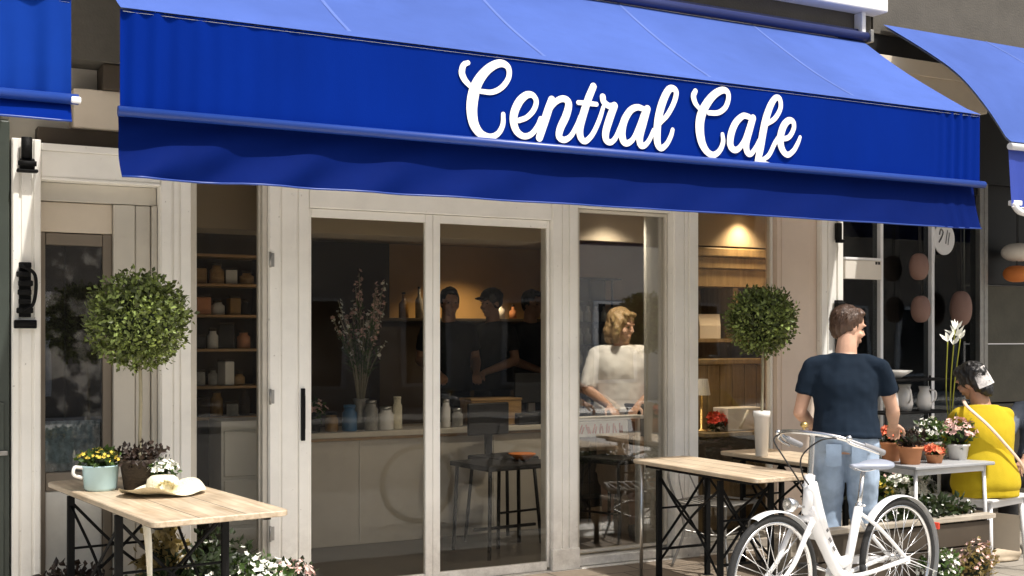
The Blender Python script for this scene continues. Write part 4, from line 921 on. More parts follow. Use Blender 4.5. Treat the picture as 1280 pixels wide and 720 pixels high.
for i in range(13):
    u = i / 12; x = -.105 - .27 * u; w = .022 + .085 * max(0, min(1, (u - .25) / .55)) ** 1.1; zt = .905 + .012 * u ** 2; th = .028 + .03 * u
    if i == 0: w *= .6; th *= .7
    if i == 12: w *= .85; th *= .7
    rings.append([Vector((x, w * math.cos(2 * PI * j / 16), zt - th * .5 + th * .5 * (math.sin(2 * PI * j / 16) if math.sin(2 * PI * j / 16) > -.9 else -.9))) for j in range(16)])
mb.loft(rings); sd_ = mb.build('saddle', M['saddle'], bk)
mb = MB()
for s in (-1, 1): mb.tube([(-.12, s * .015, .885), (-.2, s * .025, .862), (-.31, s * .055, .878)], .0035, 6)
mb.build('rails', M['alu'], sd_)
mb = MB(); mb.tube([stp + Vector((.0, 0, -.005)), stp + Vector((-.004, 0, .022))], .021, 12); mb.tube([stp + Vector((-.02, -.03, .01)), stp + Vector((-.02, .03, .01))], .006, 6); mb.build('seat_clamp', M['alu'], bk)
mb = MB(); mb.tube([bb + Vector((0, -.07, 0)), bb + Vector((0, -.062, 0))], .088, 24)
for s, a in ((1, 200), (-1, 20)):
    d = Vector((math.cos(R(a)), 0, math.sin(R(a)))) * .17
    mb.tube([bb + Vector((0, s * .075, 0)), bb + d + Vector((0, s * .082, 0))], .009, 8); mb.tube([bb + Vector((0, 0, 0)), bb + Vector((0, s * .08, 0))], .010, 8)
mb.build('crankset', M['alu'], bk)
for s, a in ((1, 200), (-1, 20)):
    d = Vector((math.cos(R(a)), 0, math.sin(R(a)))) * .17 + bb
    MB().box(d + Vector((-.045, s * .088, -.012)), d + Vector((.045, s * .165, .012)), .004).build('pedal', M['black_soft'], bk)
mb = MB(); mb.tube([bb + Vector((0, -.066, .088)), rh + Vector((0, -.05, .035))], .004, 5); mb.tube([bb + Vector((0, -.066, -.088)), rh + Vector((0, -.05, -.035))], .004, 5); mb.build('chain', M['dull_steel'], bk)
MB().grid(lambda u, v: Vector((-.05 - .46 * u, -.078, .29 + .10 * (1 - .5 * u) - .05 * v * (1 - .3 * u))), 10, 2).build('chain_guard', M['bike'], bk)
MB().tube([bb + Vector((-.04, .03, -.01)), (-.11, .16, .02), (-.12, .18, .002)], .008, 8).build('kickstand', M['alu'], bk)
mb = MB(); mb.box((-.905, -.02, .47), (-.893, .02, .51), .004); mb.build('rear_reflector', M['fl_red'], bk)
# ------------------------------------------------------------------ people
def lerp(a, b, t): return Vector(a).lerp(Vector(b), t)
def chain(mb, pts, rad, seg=14, n=6):
    mb.tube(pts, rad, seg, n=n)
    for p, r in ((pts[0], rad[0]), (pts[-1], rad[-1])): mb.ball(p, r * .99, 2)
def torso(mb, P, C, Nk, right, k=1.0, w=(.150, .165, .142, .172, .178, .10), d=(.095, .118, .098, .118, .092, .07), low=-.10):
    P, C, Nk = Vector(P), Vector(C), Vector(Nk); right = Vector(right).normalized()
    ax = [P + (C - P).normalized() * low, P, lerp(P, C, .42), lerp(P, C, .8), lerp(C, Nk, .15), Nk]
    ax = catmull(ax, 4); n = len(ax); rings = []
    ws = catmull([(a, b, 0) for a, b in zip(w, d)], 4)
    for i in range(n):
        t = (ax[min(i + 1, n - 1)] - ax[max(i - 1, 0)]).normalized(); f = t.cross(right).normalized() * -1
        rings.append([ax[i] + right * ws[i].x * k * math.cos(2 * PI * j / 24) + f * ws[i].y * k * math.sin(2 * PI * j / 24) for j in range(24)])
    mb.loft(rings)
def head_mat(c, yaw, pitch, roll): return Matrix.Translation(Vector(c)) @ Matrix.Rotation(yaw, 4, 'Z') @ Matrix.Rotation(pitch, 4, 'X') @ Matrix.Rotation(roll, 4, 'Y')
def head_parts(mb, H, k=1.0):
    start = len(mb.bm.verts)
    mb.ball((0, -.008, .030), (.074 * k, .094 * k, .088 * k), 3); mb.ball((0, .022, -.035), (.058, .068, .078), 3); mb.ball((0, .068, -.092), (.022, .020, .018), 2)
    mb.tube([(0, .078, .03), (0, .095, -.005), (0, .108, -.026)], [.009, .012, .015], 8); mb.ball((0, .088, -.062), (.025, .012, .012), 2)
    mb.ball((.034, .076, .030), (.024, .014, .008), 2); mb.ball((-.034, .076, .030), (.024, .014, .008), 2)
    for s in (-1, 1): mb.ball((s * .076, -.004, -.008), (.010, .020, .032), 2); mb.ball((s * .045, .06, -.03), (.022, .022, .022), 2)
    mb.bm.verts.ensure_lookup_table()
    for v in mb.bm.verts[start:]: v.co = H @ v.co
def hand(mb, w, d, palm, curl=.7, s=1):
    """w wrist, d direction to the knuckles, palm = palm normal; five separate bent fingers"""
    w = Vector(w); d = Vector(d).normalized(); palm = Vector(palm); palm = (palm - d * palm.dot(d)).normalized(); sd = d.cross(palm) * s
    rings = []
    for t, hw, th in ((-.01, .026, .018), (.02, .032, .017), (.055, .040, .015), (.085, .040, .012)):
        rings.append([w + d * t + sd * hw * math.cos(2 * PI * j / 12) + palm * th * math.sin(2 * PI * j / 12) for j in range(12)])
    mb.loft(rings)
    for i, (o, ln) in enumerate(((-.031, .066), (-.010, .076), (.011, .072), (.031, .056))):
        p = w + d * .078 + sd * o; c = curl * (1 + .15 * i)
        d1 = (d * math.cos(c * .5) + palm * math.sin(c * .5) + sd * o * 1.5).normalized(); d2 = d * math.cos(c * 1.2) + palm * math.sin(c * 1.2); d3 = d * math.cos(c * 1.8) + palm * math.sin(c * 1.8)
        a = p + d1 * ln * .48; b = a + d2 * ln * .32; e = b + d3 * ln * .26
        mb.tube([p - d * .02, p, a, b, e], [.0095, .0095, .009, .008, .007], 8, curve=False); mb.ball(e, .0072, 1)
    t0 = w + d * .022 - sd * .028; t1 = t0 + (d * .6 - sd * .8 + palm * .35).normalized() * .036; t2 = t1 + (d * .85 - sd * .25 + palm * .45).normalized() * .030; t3 = t2 + (d * .9 + palm * .5).normalized() * .022
    mb.tube([w + d * .01, t0, t1, t2, t3], [.014, .014, .011, .010, .008], 8, curve=False); mb.ball(t3, .008, 1)
STAND = dict(pel=(0, 0, .96), chest=(0, .0, 1.34), neck=(0, -.005, 1.47), head=(0, .025, 1.615), yaw=0, pitch=0, roll=0,
             sl=(-.185, -.005, 1.405), el=(-.25, -.02, 1.12), wl=(-.25, .12, .90), sr=(.185, -.005, 1.405), er=(.25, -.02, 1.12), wr=(.25, .12, .90),
             hl=(-.09, 0, .91), kl=(-.10, .03, .50), al=(-.10, -.02, .09), hr=(.09, 0, .91), kr=(.10, .03, .50), ar=(.10, -.02, .09), tl=(0, 1, 0), tr=(0, 1, 0))
def person(label, loc, rz, pose, skin, hair, top, bottom, vox=.010, sleeve=.55, top_w=1.0, hands=True, shoes=None, hairfn=None, skirt=False, top_name='shirt', top_low=-.10, legs=True, group=None, disp=.010, strands=0):
    p = dict(STAND); p.update(pose); V = {k: (Vector(v) if isinstance(v, tuple) else v) for k, v in p.items()}
    t = thing('person', label, 'person', loc, rz, group)
    right = (V['sr'] - V['sl']).normalized(); H = head_mat(V['head'], V['yaw'], V['pitch'], V['roll'])
    mb = MB(); torso(mb, V['pel'], V['chest'], V['neck'] - Vector((0, 0, .03)), right, .95, w=(.115, .132, .125, .160, .172, .10), d=(.070, .088, .085, .108, .090, .07))
    chain(mb, [V['neck'] - Vector((0, 0, .05)), lerp(V['neck'], V['head'], .5) + Vector((0, -.012, 0)), H @ Vector((0, -.012, -.02))], [.066, .055, .056])
    head_parts(mb, H)
    for s in 'lr':
        S, E, W = V['s' + s], V['e' + s], V['w' + s]
        chain(mb, [lerp(V['neck'], S, .3) - Vector((0, 0, .05)), S - Vector((0, 0, .014))], [.036, .040]); chain(mb, [S - Vector((0, 0, .012)), lerp(S, E, .4), E], [.043, .046, .037]); chain(mb, [E, lerp(E, W, .3), W], [.040, .041, .027])
        if hands: hand(mb, W, (W - E) + Vector((0, .1, -.05)), Vector((0, .2, -1)), .8, 1 if s == 'r' else -1)
        if legs:
            h, k, a = V['h' + s], V['k' + s], V['a' + s]
            chain(mb, [h, lerp(h, k, .5), k], [.070, .070, .054]); chain(mb, [k, lerp(k, a, .3), a], [.056, .056, .036])
            td = V['t' + s].normalized(); chain(mb, [a - Vector((0, 0, .045)) - td * .04, a - Vector((0, 0, .05)) + td * .08, a - Vector((0, 0, .062)) + td * .16], [.038, .036, .024])
    body = remesh(mb, 'body', skin, t, vox if not hands else min(vox, .007), 2)
    # clothes
    mb = MB(); torso(mb, V['pel'], V['chest'], V['neck'] - Vector((0, 0, .025)), right, 1.08 * top_w, w=(.182, .180, .160, .172, .172, .095), d=(.150, .146, .118, .118, .094, .07), low=top_low)
    for s in 'lr':
        S, E, W = V['s' + s], V['e' + s], V['w' + s]
        chain(mb, [lerp(V['neck'], S, .3) - Vector((0, 0, .045)), S - Vector((0, 0, .012))], [.056, .056])
        if sleeve <= 1: mb.tube([S - Vector((0, 0, .01)), lerp(S, E, sleeve * .5), lerp(S, E, sleeve)], [.057, .061, .058], 16)
        else: mb.tube([S, E, lerp(E, W, sleeve - 1)], [.064, .056, .040], 16)
    remesh(mb, top_name, top, t, vox, 3, disp, .11)
    if legs:
        mb = MB()
        torso(mb, V['pel'], lerp(V['pel'], V['chest'], .14), lerp(V['pel'], V['chest'], .16), right, 1.08, w=(.16, .168, .160, .156, .152, .15), d=(.125, .138, .128, .120, .112, .108), low=-.09)
        for s in 'lr':
            h, k, a = V['h' + s], V['k' + s], V['a' + s]
            if not skirt: mb.tube([h + Vector((0, 0, .02)), lerp(h, k, .5), k, lerp(k, a, .4), lerp(k, a, .93)], [.100, .092, .074, .070, .060], 16); mb.ball(h, .098, 2)
        if skirt: chain(mb, [V['pel'], lerp(V['hl'], V['hr'], .5), lerp(V['kl'], V['kr'], .5)], [.165, .18, .19])
        remesh(mb, 'skirt' if skirt else 'trousers', bottom, t, vox, 2, .012, .10)
        for s in 'lr':
            a = V['a' + s]; td = V['t' + s].normalized(); mb = MB()
            chain(mb, [a - Vector((0, 0, .035)) - td * .045, a - Vector((0, 0, .040)) + td * .08, a - Vector((0, 0, .055)) + td * .165], [.048, .044, .033])
            up = td.cross(Vector((0, 0, 1))).normalized()
            ft = V['a' + s] - Vector((0, 0, .088))
            mb.loft([[ft + Vector((0, 0, z)) + td * (.06 + .145 * math.cos(2 * PI * j / 20)) + up * .046 * math.sin(2 * PI * j / 20) for j in range(20)] for z in (0, .02)])
            remesh(mb, 'shoe', shoes or M['shoe_dark'], t, .008, 2)
    for s in (-1, 1):
        mb = MB(); mb.ball((s * .031, .078, .006), (.009, .008, .006), 2)
        for v in mb.bm.verts: v.co = H @ v.co
        mb.build('eye', M['hair_black'], t)
    mb = MB()
    if hairfn: hairfn(mb)
    else:
        mb.ball((0, -.022, .045), (.083, .096, .088), 3, jit=.10); mb.ball((0, -.05, .0), (.074, .062, .085), 3, jit=.12); mb.ball((0, .035, .098), (.060, .045, .030), 2, jit=.3)
        for s in (-1, 1): mb.ball((s * .068, -.02, .02), (.020, .045, .055), 2, jit=.2)
    for v in mb.bm.verts: v.co = H @ v.co
    remesh(mb, 'hair', hair, t, .007, 2, .006, .02)
    if strands:
        mb = MB(); q = random.Random(77)
        for i in range(strands):
            v = Vector((q.gauss(0, 1), q.gauss(0, 1) - .3, q.gauss(0, 1) + .25)).normalized()
            if v.y > .45 and v.z < .45 or v.z < -.75: continue
            p = Vector((v.x * .086, -.022 + v.y * .100, .042 + v.z * .092)); dn = Vector((q.gauss(0, .3), -.5 + q.gauss(0, .3), -1)); dn = dn - v * dn.dot(v) * .92
            mb.leaf(p, dn, v, q.uniform(.02, .05), .0035)
        for v in mb.bm.verts: v.co = H @ v.co
        mb.build('hair_strands', hair, t)
    return t, H, V
# the man with his back to the street
man, H, V = person('person in a dark teal short sleeved top and faded jeans, seen from behind', (5.03, -1.62, 0), R(-42),
    dict(chest=(.0, .03, 1.33), neck=(.0, .045, 1.465), head=(.018, .09, 1.60), yaw=R(-62), pitch=R(-14), roll=0,
         sl=(-.187, .02, 1.385), el=(-.262, .03, 1.10), wl=(-.19, .28, 1.01), sr=(.187, .02, 1.385), er=(.268, .10, 1.12), wr=(.29, .36, 1.01)),
    M['skin'], M['hair_brown'], M['tee'], M['jeans'], .008, .62, 1.04, top_low=.015, strands=1500)
for s in (-1, 1):
    def pk(u, v):
        x = s * (.028 + .085 * u); return Vector((x, -.158 + .55 * x * x + .018 * (v - .5) ** 2, .93 - .12 * v - (.012 * (1 - abs(2 * u - 1)) * v)))
    MB().grid(pk, 8, 8).build('pocket', M['denim_pocket'], man)
# the woman in yellow
def bun(mb):
    mb.ball((0, -.022, .035), (.090, .104, .098), 3, jit=.12); mb.ball((0, -.06, -.03), (.080, .065, .09), 3, jit=.2); mb.ball((-.02, -.09, -.08), (.05, .04, .05), 2, jit=.3); mb.ball((0, .04, .085), (.07, .05, .04), 2)
SIT = dict(pel=(0, -.02, .60), chest=(0, .01, .98), neck=(0, .03, 1.115), head=(-.05, .075, 1.25), yaw=R(35), pitch=R(-18), roll=R(-14),
           sl=(-.155, .02, 1.04), el=(-.17, .22, .82), wl=(-.12, .42, .78), sr=(.155, .02, 1.04), er=(.15, .22, .82), wr=(.08, .42, .76),
           hl=(-.10, .02, .585), kl=(-.12, .43, .56), al=(-.12, .42, .09), hr=(.10, .02, .585), kr=(.12, .43, .56), ar=(.12, .42, .09))
wom, H, V = person('person in a bright yellow dress with dark hair under a patterned scarf, seen from behind', (6.45, -1.40, 0), R(-25), SIT,
    M['skin_dim'], M['hair_black'], M['yellow'], M['black_cloth'], .009, .75, 1.08, hairfn=bun, disp=.004, strands=900, top_name='dress', shoes=M['shoe_dark'])
mb = MB(); torso(mb, (0, -.02, .58), (0, -.01, .80), (0, 0, .86), (1, 0, 0), 1.0, w=(.20, .225, .21, .175, .155, .14), d=(.16, .19, .175, .15, .13, .11), low=-.06)
remesh(mb, 'dress_skirt', M['yellow'], wom, .010, 5, .004, .12)
mb = MB(); mb.tube([(-.115, .05, 1.125), (-.14, -.065, 1.09), (-.05, -.158, .98), (.06, -.165, .86), (.17, -.145, .74), (.255, -.03, .66)], .013, 8, flat=(1, .5)); mb.build('bag_strap', M['strap'], wom)
mb = MB(); mb.grid(lambda u, v: Vector((.098 * math.cos(R(-150 + 130 * u)) * (1 - .22 * v), -.022 + .112 * math.sin(R(-150 + 130 * u)) * (1 - .12 * v), -.055 + .13 * v)), 20, 10)
for v in mb.bm.verts: v.co = H @ v.co
M['scarf'] = mat('patterned_scarf', (.55, .52, .50), .8, .9, 26)
mb.build('head_scarf', M['scarf'], wom)
# neighbour at the right edge, mostly out of the frame
SIT2 = dict(SIT); SIT2.update(chest=(0, -.05, .98), neck=(0, -.07, 1.115), head=(0, -.04, 1.26), yaw=0, pitch=0, roll=0, wl=(-.20, .36, .70), wr=(.20, .36, .70), kl=(-.12, .44, .56), al=(-.14, .44, .09), kr=(.13, .44, .58), ar=(.16, .62, .09))
person('seated person in black trousers and beige shoes, mostly cut off beside the yellow dress', (7.40, -1.10, 0), R(84), SIT2, M['skin'], M['hair_brown'], M['denim_dark'], M['black_cloth'], .010, 1.85, 1.12, top_name='jacket', shoes=M['shoe_beige'])
st = thing('white_chair', 'white metal chair with a bent tube back, under the person in black trousers', 'chair', (7.40, -1.10, 0), R(84))
bx('seat', (-.22, -.24, .485), (.22, .22, .505), M['chair_white'], st, .008)
for sx in (-1, 1):
    for sy in (-1, 1): MB().tube([(sx * .18, sy * .18, .484), (sx * .205, sy * .205, 0)], [.014, .011], 8).build('leg', M['chair_white'], st)
MB().tube([(-.2, -.22, .5), (-.21, -.26, .86), (.21, -.26, .86), (.2, -.22, .5)], .012, 8, curve=False).build('backrest', M['chair_white'], st)
# woman inside
def longhair(mb):
    mb.ball((0, -.025, .04), (.094, .108, .096), 3, jit=.12); mb.ball((0, -.065, -.05), (.088, .06, .12), 3, jit=.2)
    for s in (-1, 1): mb.tube([(s * .075, .02, .06), (s * .092, .02, -.03), (s * .085, .03, -.13)], [.028, .036, .026], 10); mb.ball((s * .035, .045, .098), (.045, .035, .022), 2)
person('person with tawny hair in a white blouse standing behind the window', (5.02, .74, .03), R(150),
    dict(head=(0, .04, 1.60), pitch=R(-16), yaw=R(58), wl=(-.10, .26, 1.0), el=(-.26, .06, 1.12), wr=(.10, .26, 1.0), er=(.26, .06, 1.12)), M['skin'], M['hair_tawny'], M['blouse'], M['skirt'], .010, .95, 1.12, hairfn=longhair, skirt=True, top_name='blouse', top_low=.02)
# staff behind the counter
def cap(mb):
    mb.ball((0, -.02, .05), (.094, .11, .085), 3); mb.ball((0, .10, .055), (.07, .07, .012), 2); mb.ball((0, -.03, .0), (.085, .09, .07), 2)
for (x, y, rz, lab, fn) in ((4.36, 2.40, R(170), 'dark haired person in black behind the counter, next to the middle door stile', None), (4.78, 2.40, R(110), 'person in black wearing a dark cap behind the cafe counter', cap), (5.24, 2.55, R(200), 'person in black behind the counter, the one beyond the dark cap', None)):
    person(lab, (x, y, .22), rz, dict(pitch=R(-8), wl=(-.16, .28, 1.02), wr=(.16, .28, 1.02)), M['skin_dim'], M['hair_black'], M['black_cloth'], M['black_cloth'], .013, .7, 1.08, hairfn=fn)
# ------------------------------------------------------------------ fittings inside
def it(name, label, cat, loc, rz=0, group=None): return thing(name, label, cat, loc, rz, group)
ct = it('counter', 'long grey cafe counter with a cream stone top behind the sliding doors', 'counter', (3.45, 1.6, .03))
bx('front', (-.80, -.24, 0), (1.40, .24, .76), M['counter'], ct, .004); bx('top', (-.83, -.29, .785), (1.45, .30, .825), M['counter_top'], ct, .006); bx('under_lip', (-.815, -.262, .762), (1.42, .262, .784), M['counter_wood'], ct)
for x in (-.3, .25, .8): bx('panel_joint', (x, -.246, .02), (x + .01, -.241, .755), M['grey_beige'], ct)
bx('floor_riser', (-.80, .5, 0), (2.1, 1.3, .19), M['dark_wall'], ct)
zc = .856
vs = it('vase', 'grey glass vase holding a tall spray of flowers on the counter', 'vase', (3.22, 1.52, zc)); MB().lathe([(0, 0), (.05, 0), (.065, .06), (.05, .19), (.062, .23), (.056, .23), (.045, .19), (0, .03)], seg=24).build('body', M['jar_grey'], vs)
fs = it('flower_spray', 'tall spray of pinkish flower stalks standing in the vase on the counter', 'flowers', (3.22, 1.52, zc + .2))
q = random.Random(9); ms, ml, mf, mw = MB(), MB(), MB(), MB()
for i in range(34):
    a = q.uniform(0, 6.28); sp = q.uniform(.05, .34); hh = q.uniform(.45, 1.0) * (1 - .3 * sp)
    pts = [Vector((0, 0, -.15)), Vector((sp * .35 * math.cos(a), sp * .35 * math.sin(a), hh * .5)), Vector((sp * math.cos(a), sp * .7 * math.sin(a), hh))]
    ms.tube(pts, .0035, 5)
    for k in range(16):
        p = lerp(pts[1], pts[2], q.uniform(-.3, .5)); ml.leaf(p, Vector((q.gauss(0, 1), q.gauss(0, 1), .8)), Vector((0, 0, 1)), q.uniform(.05, .12), .022)
    for k in range(9): (mf if i % 3 else mw).flowers(lerp(pts[1], pts[2], q.uniform(.45, 1.05)), (.018, .018, .018), 1, .018, i * 20 + k)
ms.build('stems', M['stem'], fs); ml.build('foliage', M['leaf_mid'], fs); mf.build('blossoms', M['fl_pink'], fs); mw.build('blossoms', M['fl_white'], fs)
def jar(x, y, r, h, m, label, lid=None):
    j = it('jar', label, 'jar', (x, y, zc)); MB().lathe([(0, 0), (r * .92, 0), (r, .01), (r, h * .78), (r * .75, h * .88), (r * .75, h), (0, h)], seg=20).build('body', m, j)
    if lid: MB().lathe([(0, h + .002), (r * .8, h + .002), (r * .8, h + .022), (0, h + .024)], seg=20).build('lid', lid, j)
jar(3.09, 1.40, .055, .17, M['blue_tin'], 'blue lidded tin on the counter below the flower spray', M['blue_tin'])
jar(3.25, 1.38, .052, .20, M['jar_grey'], 'tall grey jar on the counter touching the flower vase', M['chrome'])
jar(3.375, 1.40, .058, .15, M['white_ceramic'], 'squat white patterned jar on the counter', M['chrome'])
jar(3.475, 1.42, .036, .22, M['straw'], 'slim cream jar on the counter beside the squat white one', M['straw'])
jar(2.96, 1.42, .05, .12, M['amber'], 'amber jar with a black lid on the counter beside the blue tin', M['black_soft'])
jar(3.865, 1.40, .035, .19, M['white_ceramic'], 'slim white bottle on the counter beside the middle door stile', M['chrome'])
jar(3.97, 1.42, .045, .12, M['jar_grey'], 'small grey jar on the counter between the slim white bottle and the wooden box', M['chrome'])
wb = it('wooden_box', 'honey coloured wooden box with a lid on the cafe counter', 'box', (4.30, 1.5, zc)); bx('box', (-.22, -.10, 0), (.22, .10, .19), M['counter_wood'], wb, .004); bx('lid', (-.225, -.105, .192), (.225, .105, .21), M['counter_wood'], wb, .003)
rg = it('till', 'black till with a raised screen on the counter beside the wooden box', 'till', (4.66, 1.5, zc)); bx('base', (-.2, -.16, 0), (.2, .16, .09), M['black_soft'], rg, .01)
bx('screen', (-.16, -.03, .16), (.16, .0, .40), M['black_soft'], rg, .008); bx('stand', (-.03, -.02, .09), (.03, .02, .2), M['chrome'], rg, .004)
fl = plant('bunch of pink flowers in a black pot on the counter near the door handle', (2.82, 1.42, zc), M['black_soft'], .06, .10, M['leaf_mid'], 120, (.09, .08, .08), .04, M['fl_pink'], 30, .03, seed=61)
# back wall shelf with bottles and an under shelf glow
sh = it('back_shelf', 'dark shelf along the ochre back wall behind the staff', 'shelf', (5.45, 4.30, 1.70)); bx('board', (-1.0, -.15, 0), (1.04, .148, .03), M['dark_wall'], sh, .003); bx('back_cupboard', (-1.0, -.10, -1.67), (1.04, .148, -.003), M['dark_wall'], sh, .004)
q = random.Random(5)
for i, (x, r, h, m, d) in enumerate(((4.75, .05, .24, 'amber', 'amber'), (4.92, .04, .30, 'jar_grey', 'grey'), (5.08, .05, .2, 'black_soft', 'black'), (5.22, .045, .27, 'amber', 'tall amber'), (5.85, .05, .16, 'white_ceramic', 'white'), (6.0, .04, .13, 'terracotta', 'rusty'))):
    j = it('bottle', d + ' bottle standing on the dark back shelf under the ochre wall', 'bottle', (x, 4.30, 1.731), group='bottles on the back shelf')
    MB().lathe([(0, 0), (r, 0), (r, h * .6), (r * .4, h * .75), (r * .35, h), (0, h)], seg=16).build('body', M[m], j); MB().lathe([(0, h + .001), (r * .4, h + .001), (r * .4, h + .02), (0, h + .02)], seg=12).build('cap', M['black_soft'], j)
downlight(4.72, .28, 80, colour=(1, .92, .80), lab='lit downlight just inside the window of the person in the white blouse')
downlight(5.45, 4.05, 85, lab='lit downlight washing the ochre back wall behind the staff')
downlight(3.4, 4.1, 8, lab='dim downlight over the dark brown part of the back wall')
# left window: shelf unit, pale cabinet
su = it('shelf_unit', 'dark shelf unit stacked with tins behind the narrow window', 'shelf', (2.00, .96, .03))
for x in (-.30, .28): bx('side', (x, -.14, 0), (x + .02, .14, 2.05), M['dark_wall'], su, .002)
for i, z in enumerate((.05, .98, 1.18, 1.42, 1.64, 1.84, 2.03)): bx('shelf', (-.279, -.14, z), (.279, .14, z + .018), M['counter_wood'], su, .002)
bx('back', (-.279, .12, .07), (.279, .139, 2.02), M['dark_wall'], su)
for i, z in enumerate((.998, 1.198, 1.438, 1.658, 1.858)):
    x = -.25
    for k in range(5):
        w = q.uniform(.06, .10); h = q.uniform(.07, .16); m = q.choice(['amber', 'jar_grey', 'black_soft', 'counter_wood', 'terracotta', 'rough_white', 'wicker'])
        lb = '%s tin on the %s shelf of the tin unit, %s along from the topiary side' % ({'amber': 'amber', 'jar_grey': 'grey', 'black_soft': 'black', 'counter_wood': 'honey', 'terracotta': 'rusty', 'rough_white': 'whitish', 'wicker': 'brown'}[m], ['bottom', 'fourth', 'third', 'second', 'top'][i], ['first', 'second', 'third', 'fourth', 'fifth'][k])
        o = it('tin', lb, 'tin', (2.00 + x + w / 2, .92 + q.uniform(-.02, .02), .031 + z), q.uniform(-.3, .3), group='tins on the shelf unit')
        if k % 2: bx('body', (-w / 2, -.05, 0), (w / 2, .05, h), M[m], o, .006); bx('lid', (-w / 2 - .002, -.052, h + .001), (w / 2 + .002, .052, h + .014), M['dark_wall'], o, .003)
        else:
            MB().lathe([(0, 0), (w * .46, 0), (w * .48, .01), (w * .48, h * .72), (w * .3, h * .86), (w * .3, h), (0, h)], seg=18).build('body', M[m], o); MB().lathe([(0, h + .001), (w * .33, h + .001), (w * .33, h + .02), (0, h + .022)], seg=16).build('lid', M['dark_wall'], o)
        x += w + .015
cb = it('cabinet', 'pale grey low cabinet with three drawers, in front of the tin shelves', 'cabinet', (2.09, .55, .03)); bx('carcass', (-.20, -.15, 0), (.20, .15, 1.0), M['rough_white'], cb, .004)
for z in (.06, .36, .66): bx('drawer', (-.185, -.168, z), (.185, -.151, z + .28), M['rough_white'], cb, .006)
# bar table, stool and chairs in black
def black_table(x, y, rz, label, h=.72):
    t = it('bar_table', label, 'table', (x, y, .03), rz); bx('tabletop', (-.30, -.26, h), (.30, .26, h + .035), M['black_soft'], t, .006)
    for sx in (-1, 1):
        for sy in (-1, 1): MB().tube([(sx * .26, sy * .22, h), (sx * .28, sy * .24, 0)], .014, 8).build('leg', M['black_soft'], t)
    bx('stretcher', (-.26, -.01, .16), (.26, .01, .18), M['black_soft'], t); return t
black_table(3.96, .62, R(5), 'black table with an orange bowl on it, inside the sliding door without a handle', .60)
ob = it('bowl', 'shallow orange bowl on the black table inside the cafe', 'bowl', (4.10, .62, .667)); MB().lathe([(0, 0), (.04, 0), (.10, .045), (.095, .048), (.04, .01), (0, .008)], seg=24).build('body', M['orange'], ob)
def stool(x, y, rz, label, back=True):
    t = it('bar_chair', label, 'chair', (x, y, .03), rz); bx('seat', (-.19, -.19, .60), (.19, .19, .64), M['black_soft'], t, .012)
    for sx in (-1, 1):
        for sy in (-1, 1): MB().tube([(sx * .16, sy * .16, .60), (sx * .20, sy * .20, 0)], .013, 8).build('leg', M['black_soft'], t)
    if back: bx('backrest', (-.19, .17, .78), (.19, .195, 1.02), M['black_soft'], t, .01); bx('back_post', (-.03, .172, .64), (.03, .19, .78), M['black_soft'], t)
    MB().tube([(-.18, -.18, .25), (.18, -.18, .25)], .009, 6).build('footrest', M['black_soft'], t)
stool(4.12, .95, R(10), 'black high backed bar chair in front of the counter, beside the orange bowl')
stool(4.80, .50, R(-70), 'black bar chair inside the window of the person in the white blouse')
black_table(5.75, 1.75, 0, 'black table with nothing on it, deep inside behind the person in the white blouse', .75)
dr = it('storage_rack', 'dark lattice rack of small bottles behind the person in the white blouse', 'rack', (5.18, 1.45, .03), R(10))
for x in (-.25, .0, .25): MB().tube([(x, 0, 0), (x, 0, 2.0)], .010, 6).build('post', M['black_soft'], dr)
for z in (.2, .9, 1.08, 1.26, 1.44, 1.62, 1.80, 1.98): bx('shelf', (-.27, -.10, z), (.27, .10, z + .012), M['black_soft'], dr)
bx('back', (-.27, .105, .1), (.27, .115, 2.0), M['dark_wall'], dr)
mb = MB()
for z in (.912, 1.092, 1.272, 1.452, 1.632):
    for k in range(6): mb.lathe([(0, 0), (.026, 0), (.026, .08), (.012, .10), (.012, .13), (0, .13)], (-.22 + .088 * k, -.03, z), 10)
mb.build('bottles', M['jar_grey'], dr)
# counter-height shelf just inside the right window with a printed strip
ws = it('window_shelf', 'white narrow shelf with a red and white printed strip inside a window', 'shelf', (4.56, .14, .88))
bx('board', (-.30, -.03, .09), (.235, .06, .115), M['paper'], ws, .003); bx('strip', (-.32, -.028, -.02), (.10, -.022, .085), M['rough_white'], ws)
mb = MB(); q = random.Random(2)
for k in range(7): x = -.29 + k * .053; mb.box((x, -.032, .0), (x + .012, -.0285, .066), 0, Matrix.Rotation(q.uniform(-.4, .4), 3, 'Y')); mb.box((x + .018, -.032, .0), (x + .028, -.0285, .05), 0, Matrix.Rotation(q.uniform(-.4, .4), 3, 'Y'))
mb.build('print', M['red_print'], ws); bx('post', (-.30, -.005, -.81), (-.28, .03, .09), M['rough_white'], ws); bx('post', (.20, -.005, -.81), (.22, .03, .09), M['rough_white'], ws)
# right bay: hutch, display table, lamp
hu = it('hutch', 'tall olive brown wooden hutch with a cornice, lit from above by a downlight', 'cabinet', (5.98, .82, .03))
bx('cornice', (-.46, -.32, 2.13), (.46, .22, 2.20), M['hutch'], hu, .01); bx('cornice', (-.44, -.295, 2.04), (.44, .22, 2.128), M['hutch'], hu, .008); bx('frieze', (-.42, -.27, 1.90), (.42, .22, 2.038), M['hutch'], hu, .004)
bx('back', (-.41, .16, .9), (.41, .21, 1.898), M['hutch'], hu)
for x in (-.42, .38): bx('side', (x, -.25, .9), (x + .04, .158, 1.898), M['hutch'], hu, .004)
bx('middle_stile', (-.03, -.25, 1.5), (.02, .158, 1.898), M['hutch'], hu, .003)
bx('shelf', (-.378, -.24, 1.47), (.378, .158, 1.498), M['hutch'], hu, .003); bx('worktop', (-.45, -.33, 1.30), (.45, .21, 1.345), M['hutch'], hu, .008)
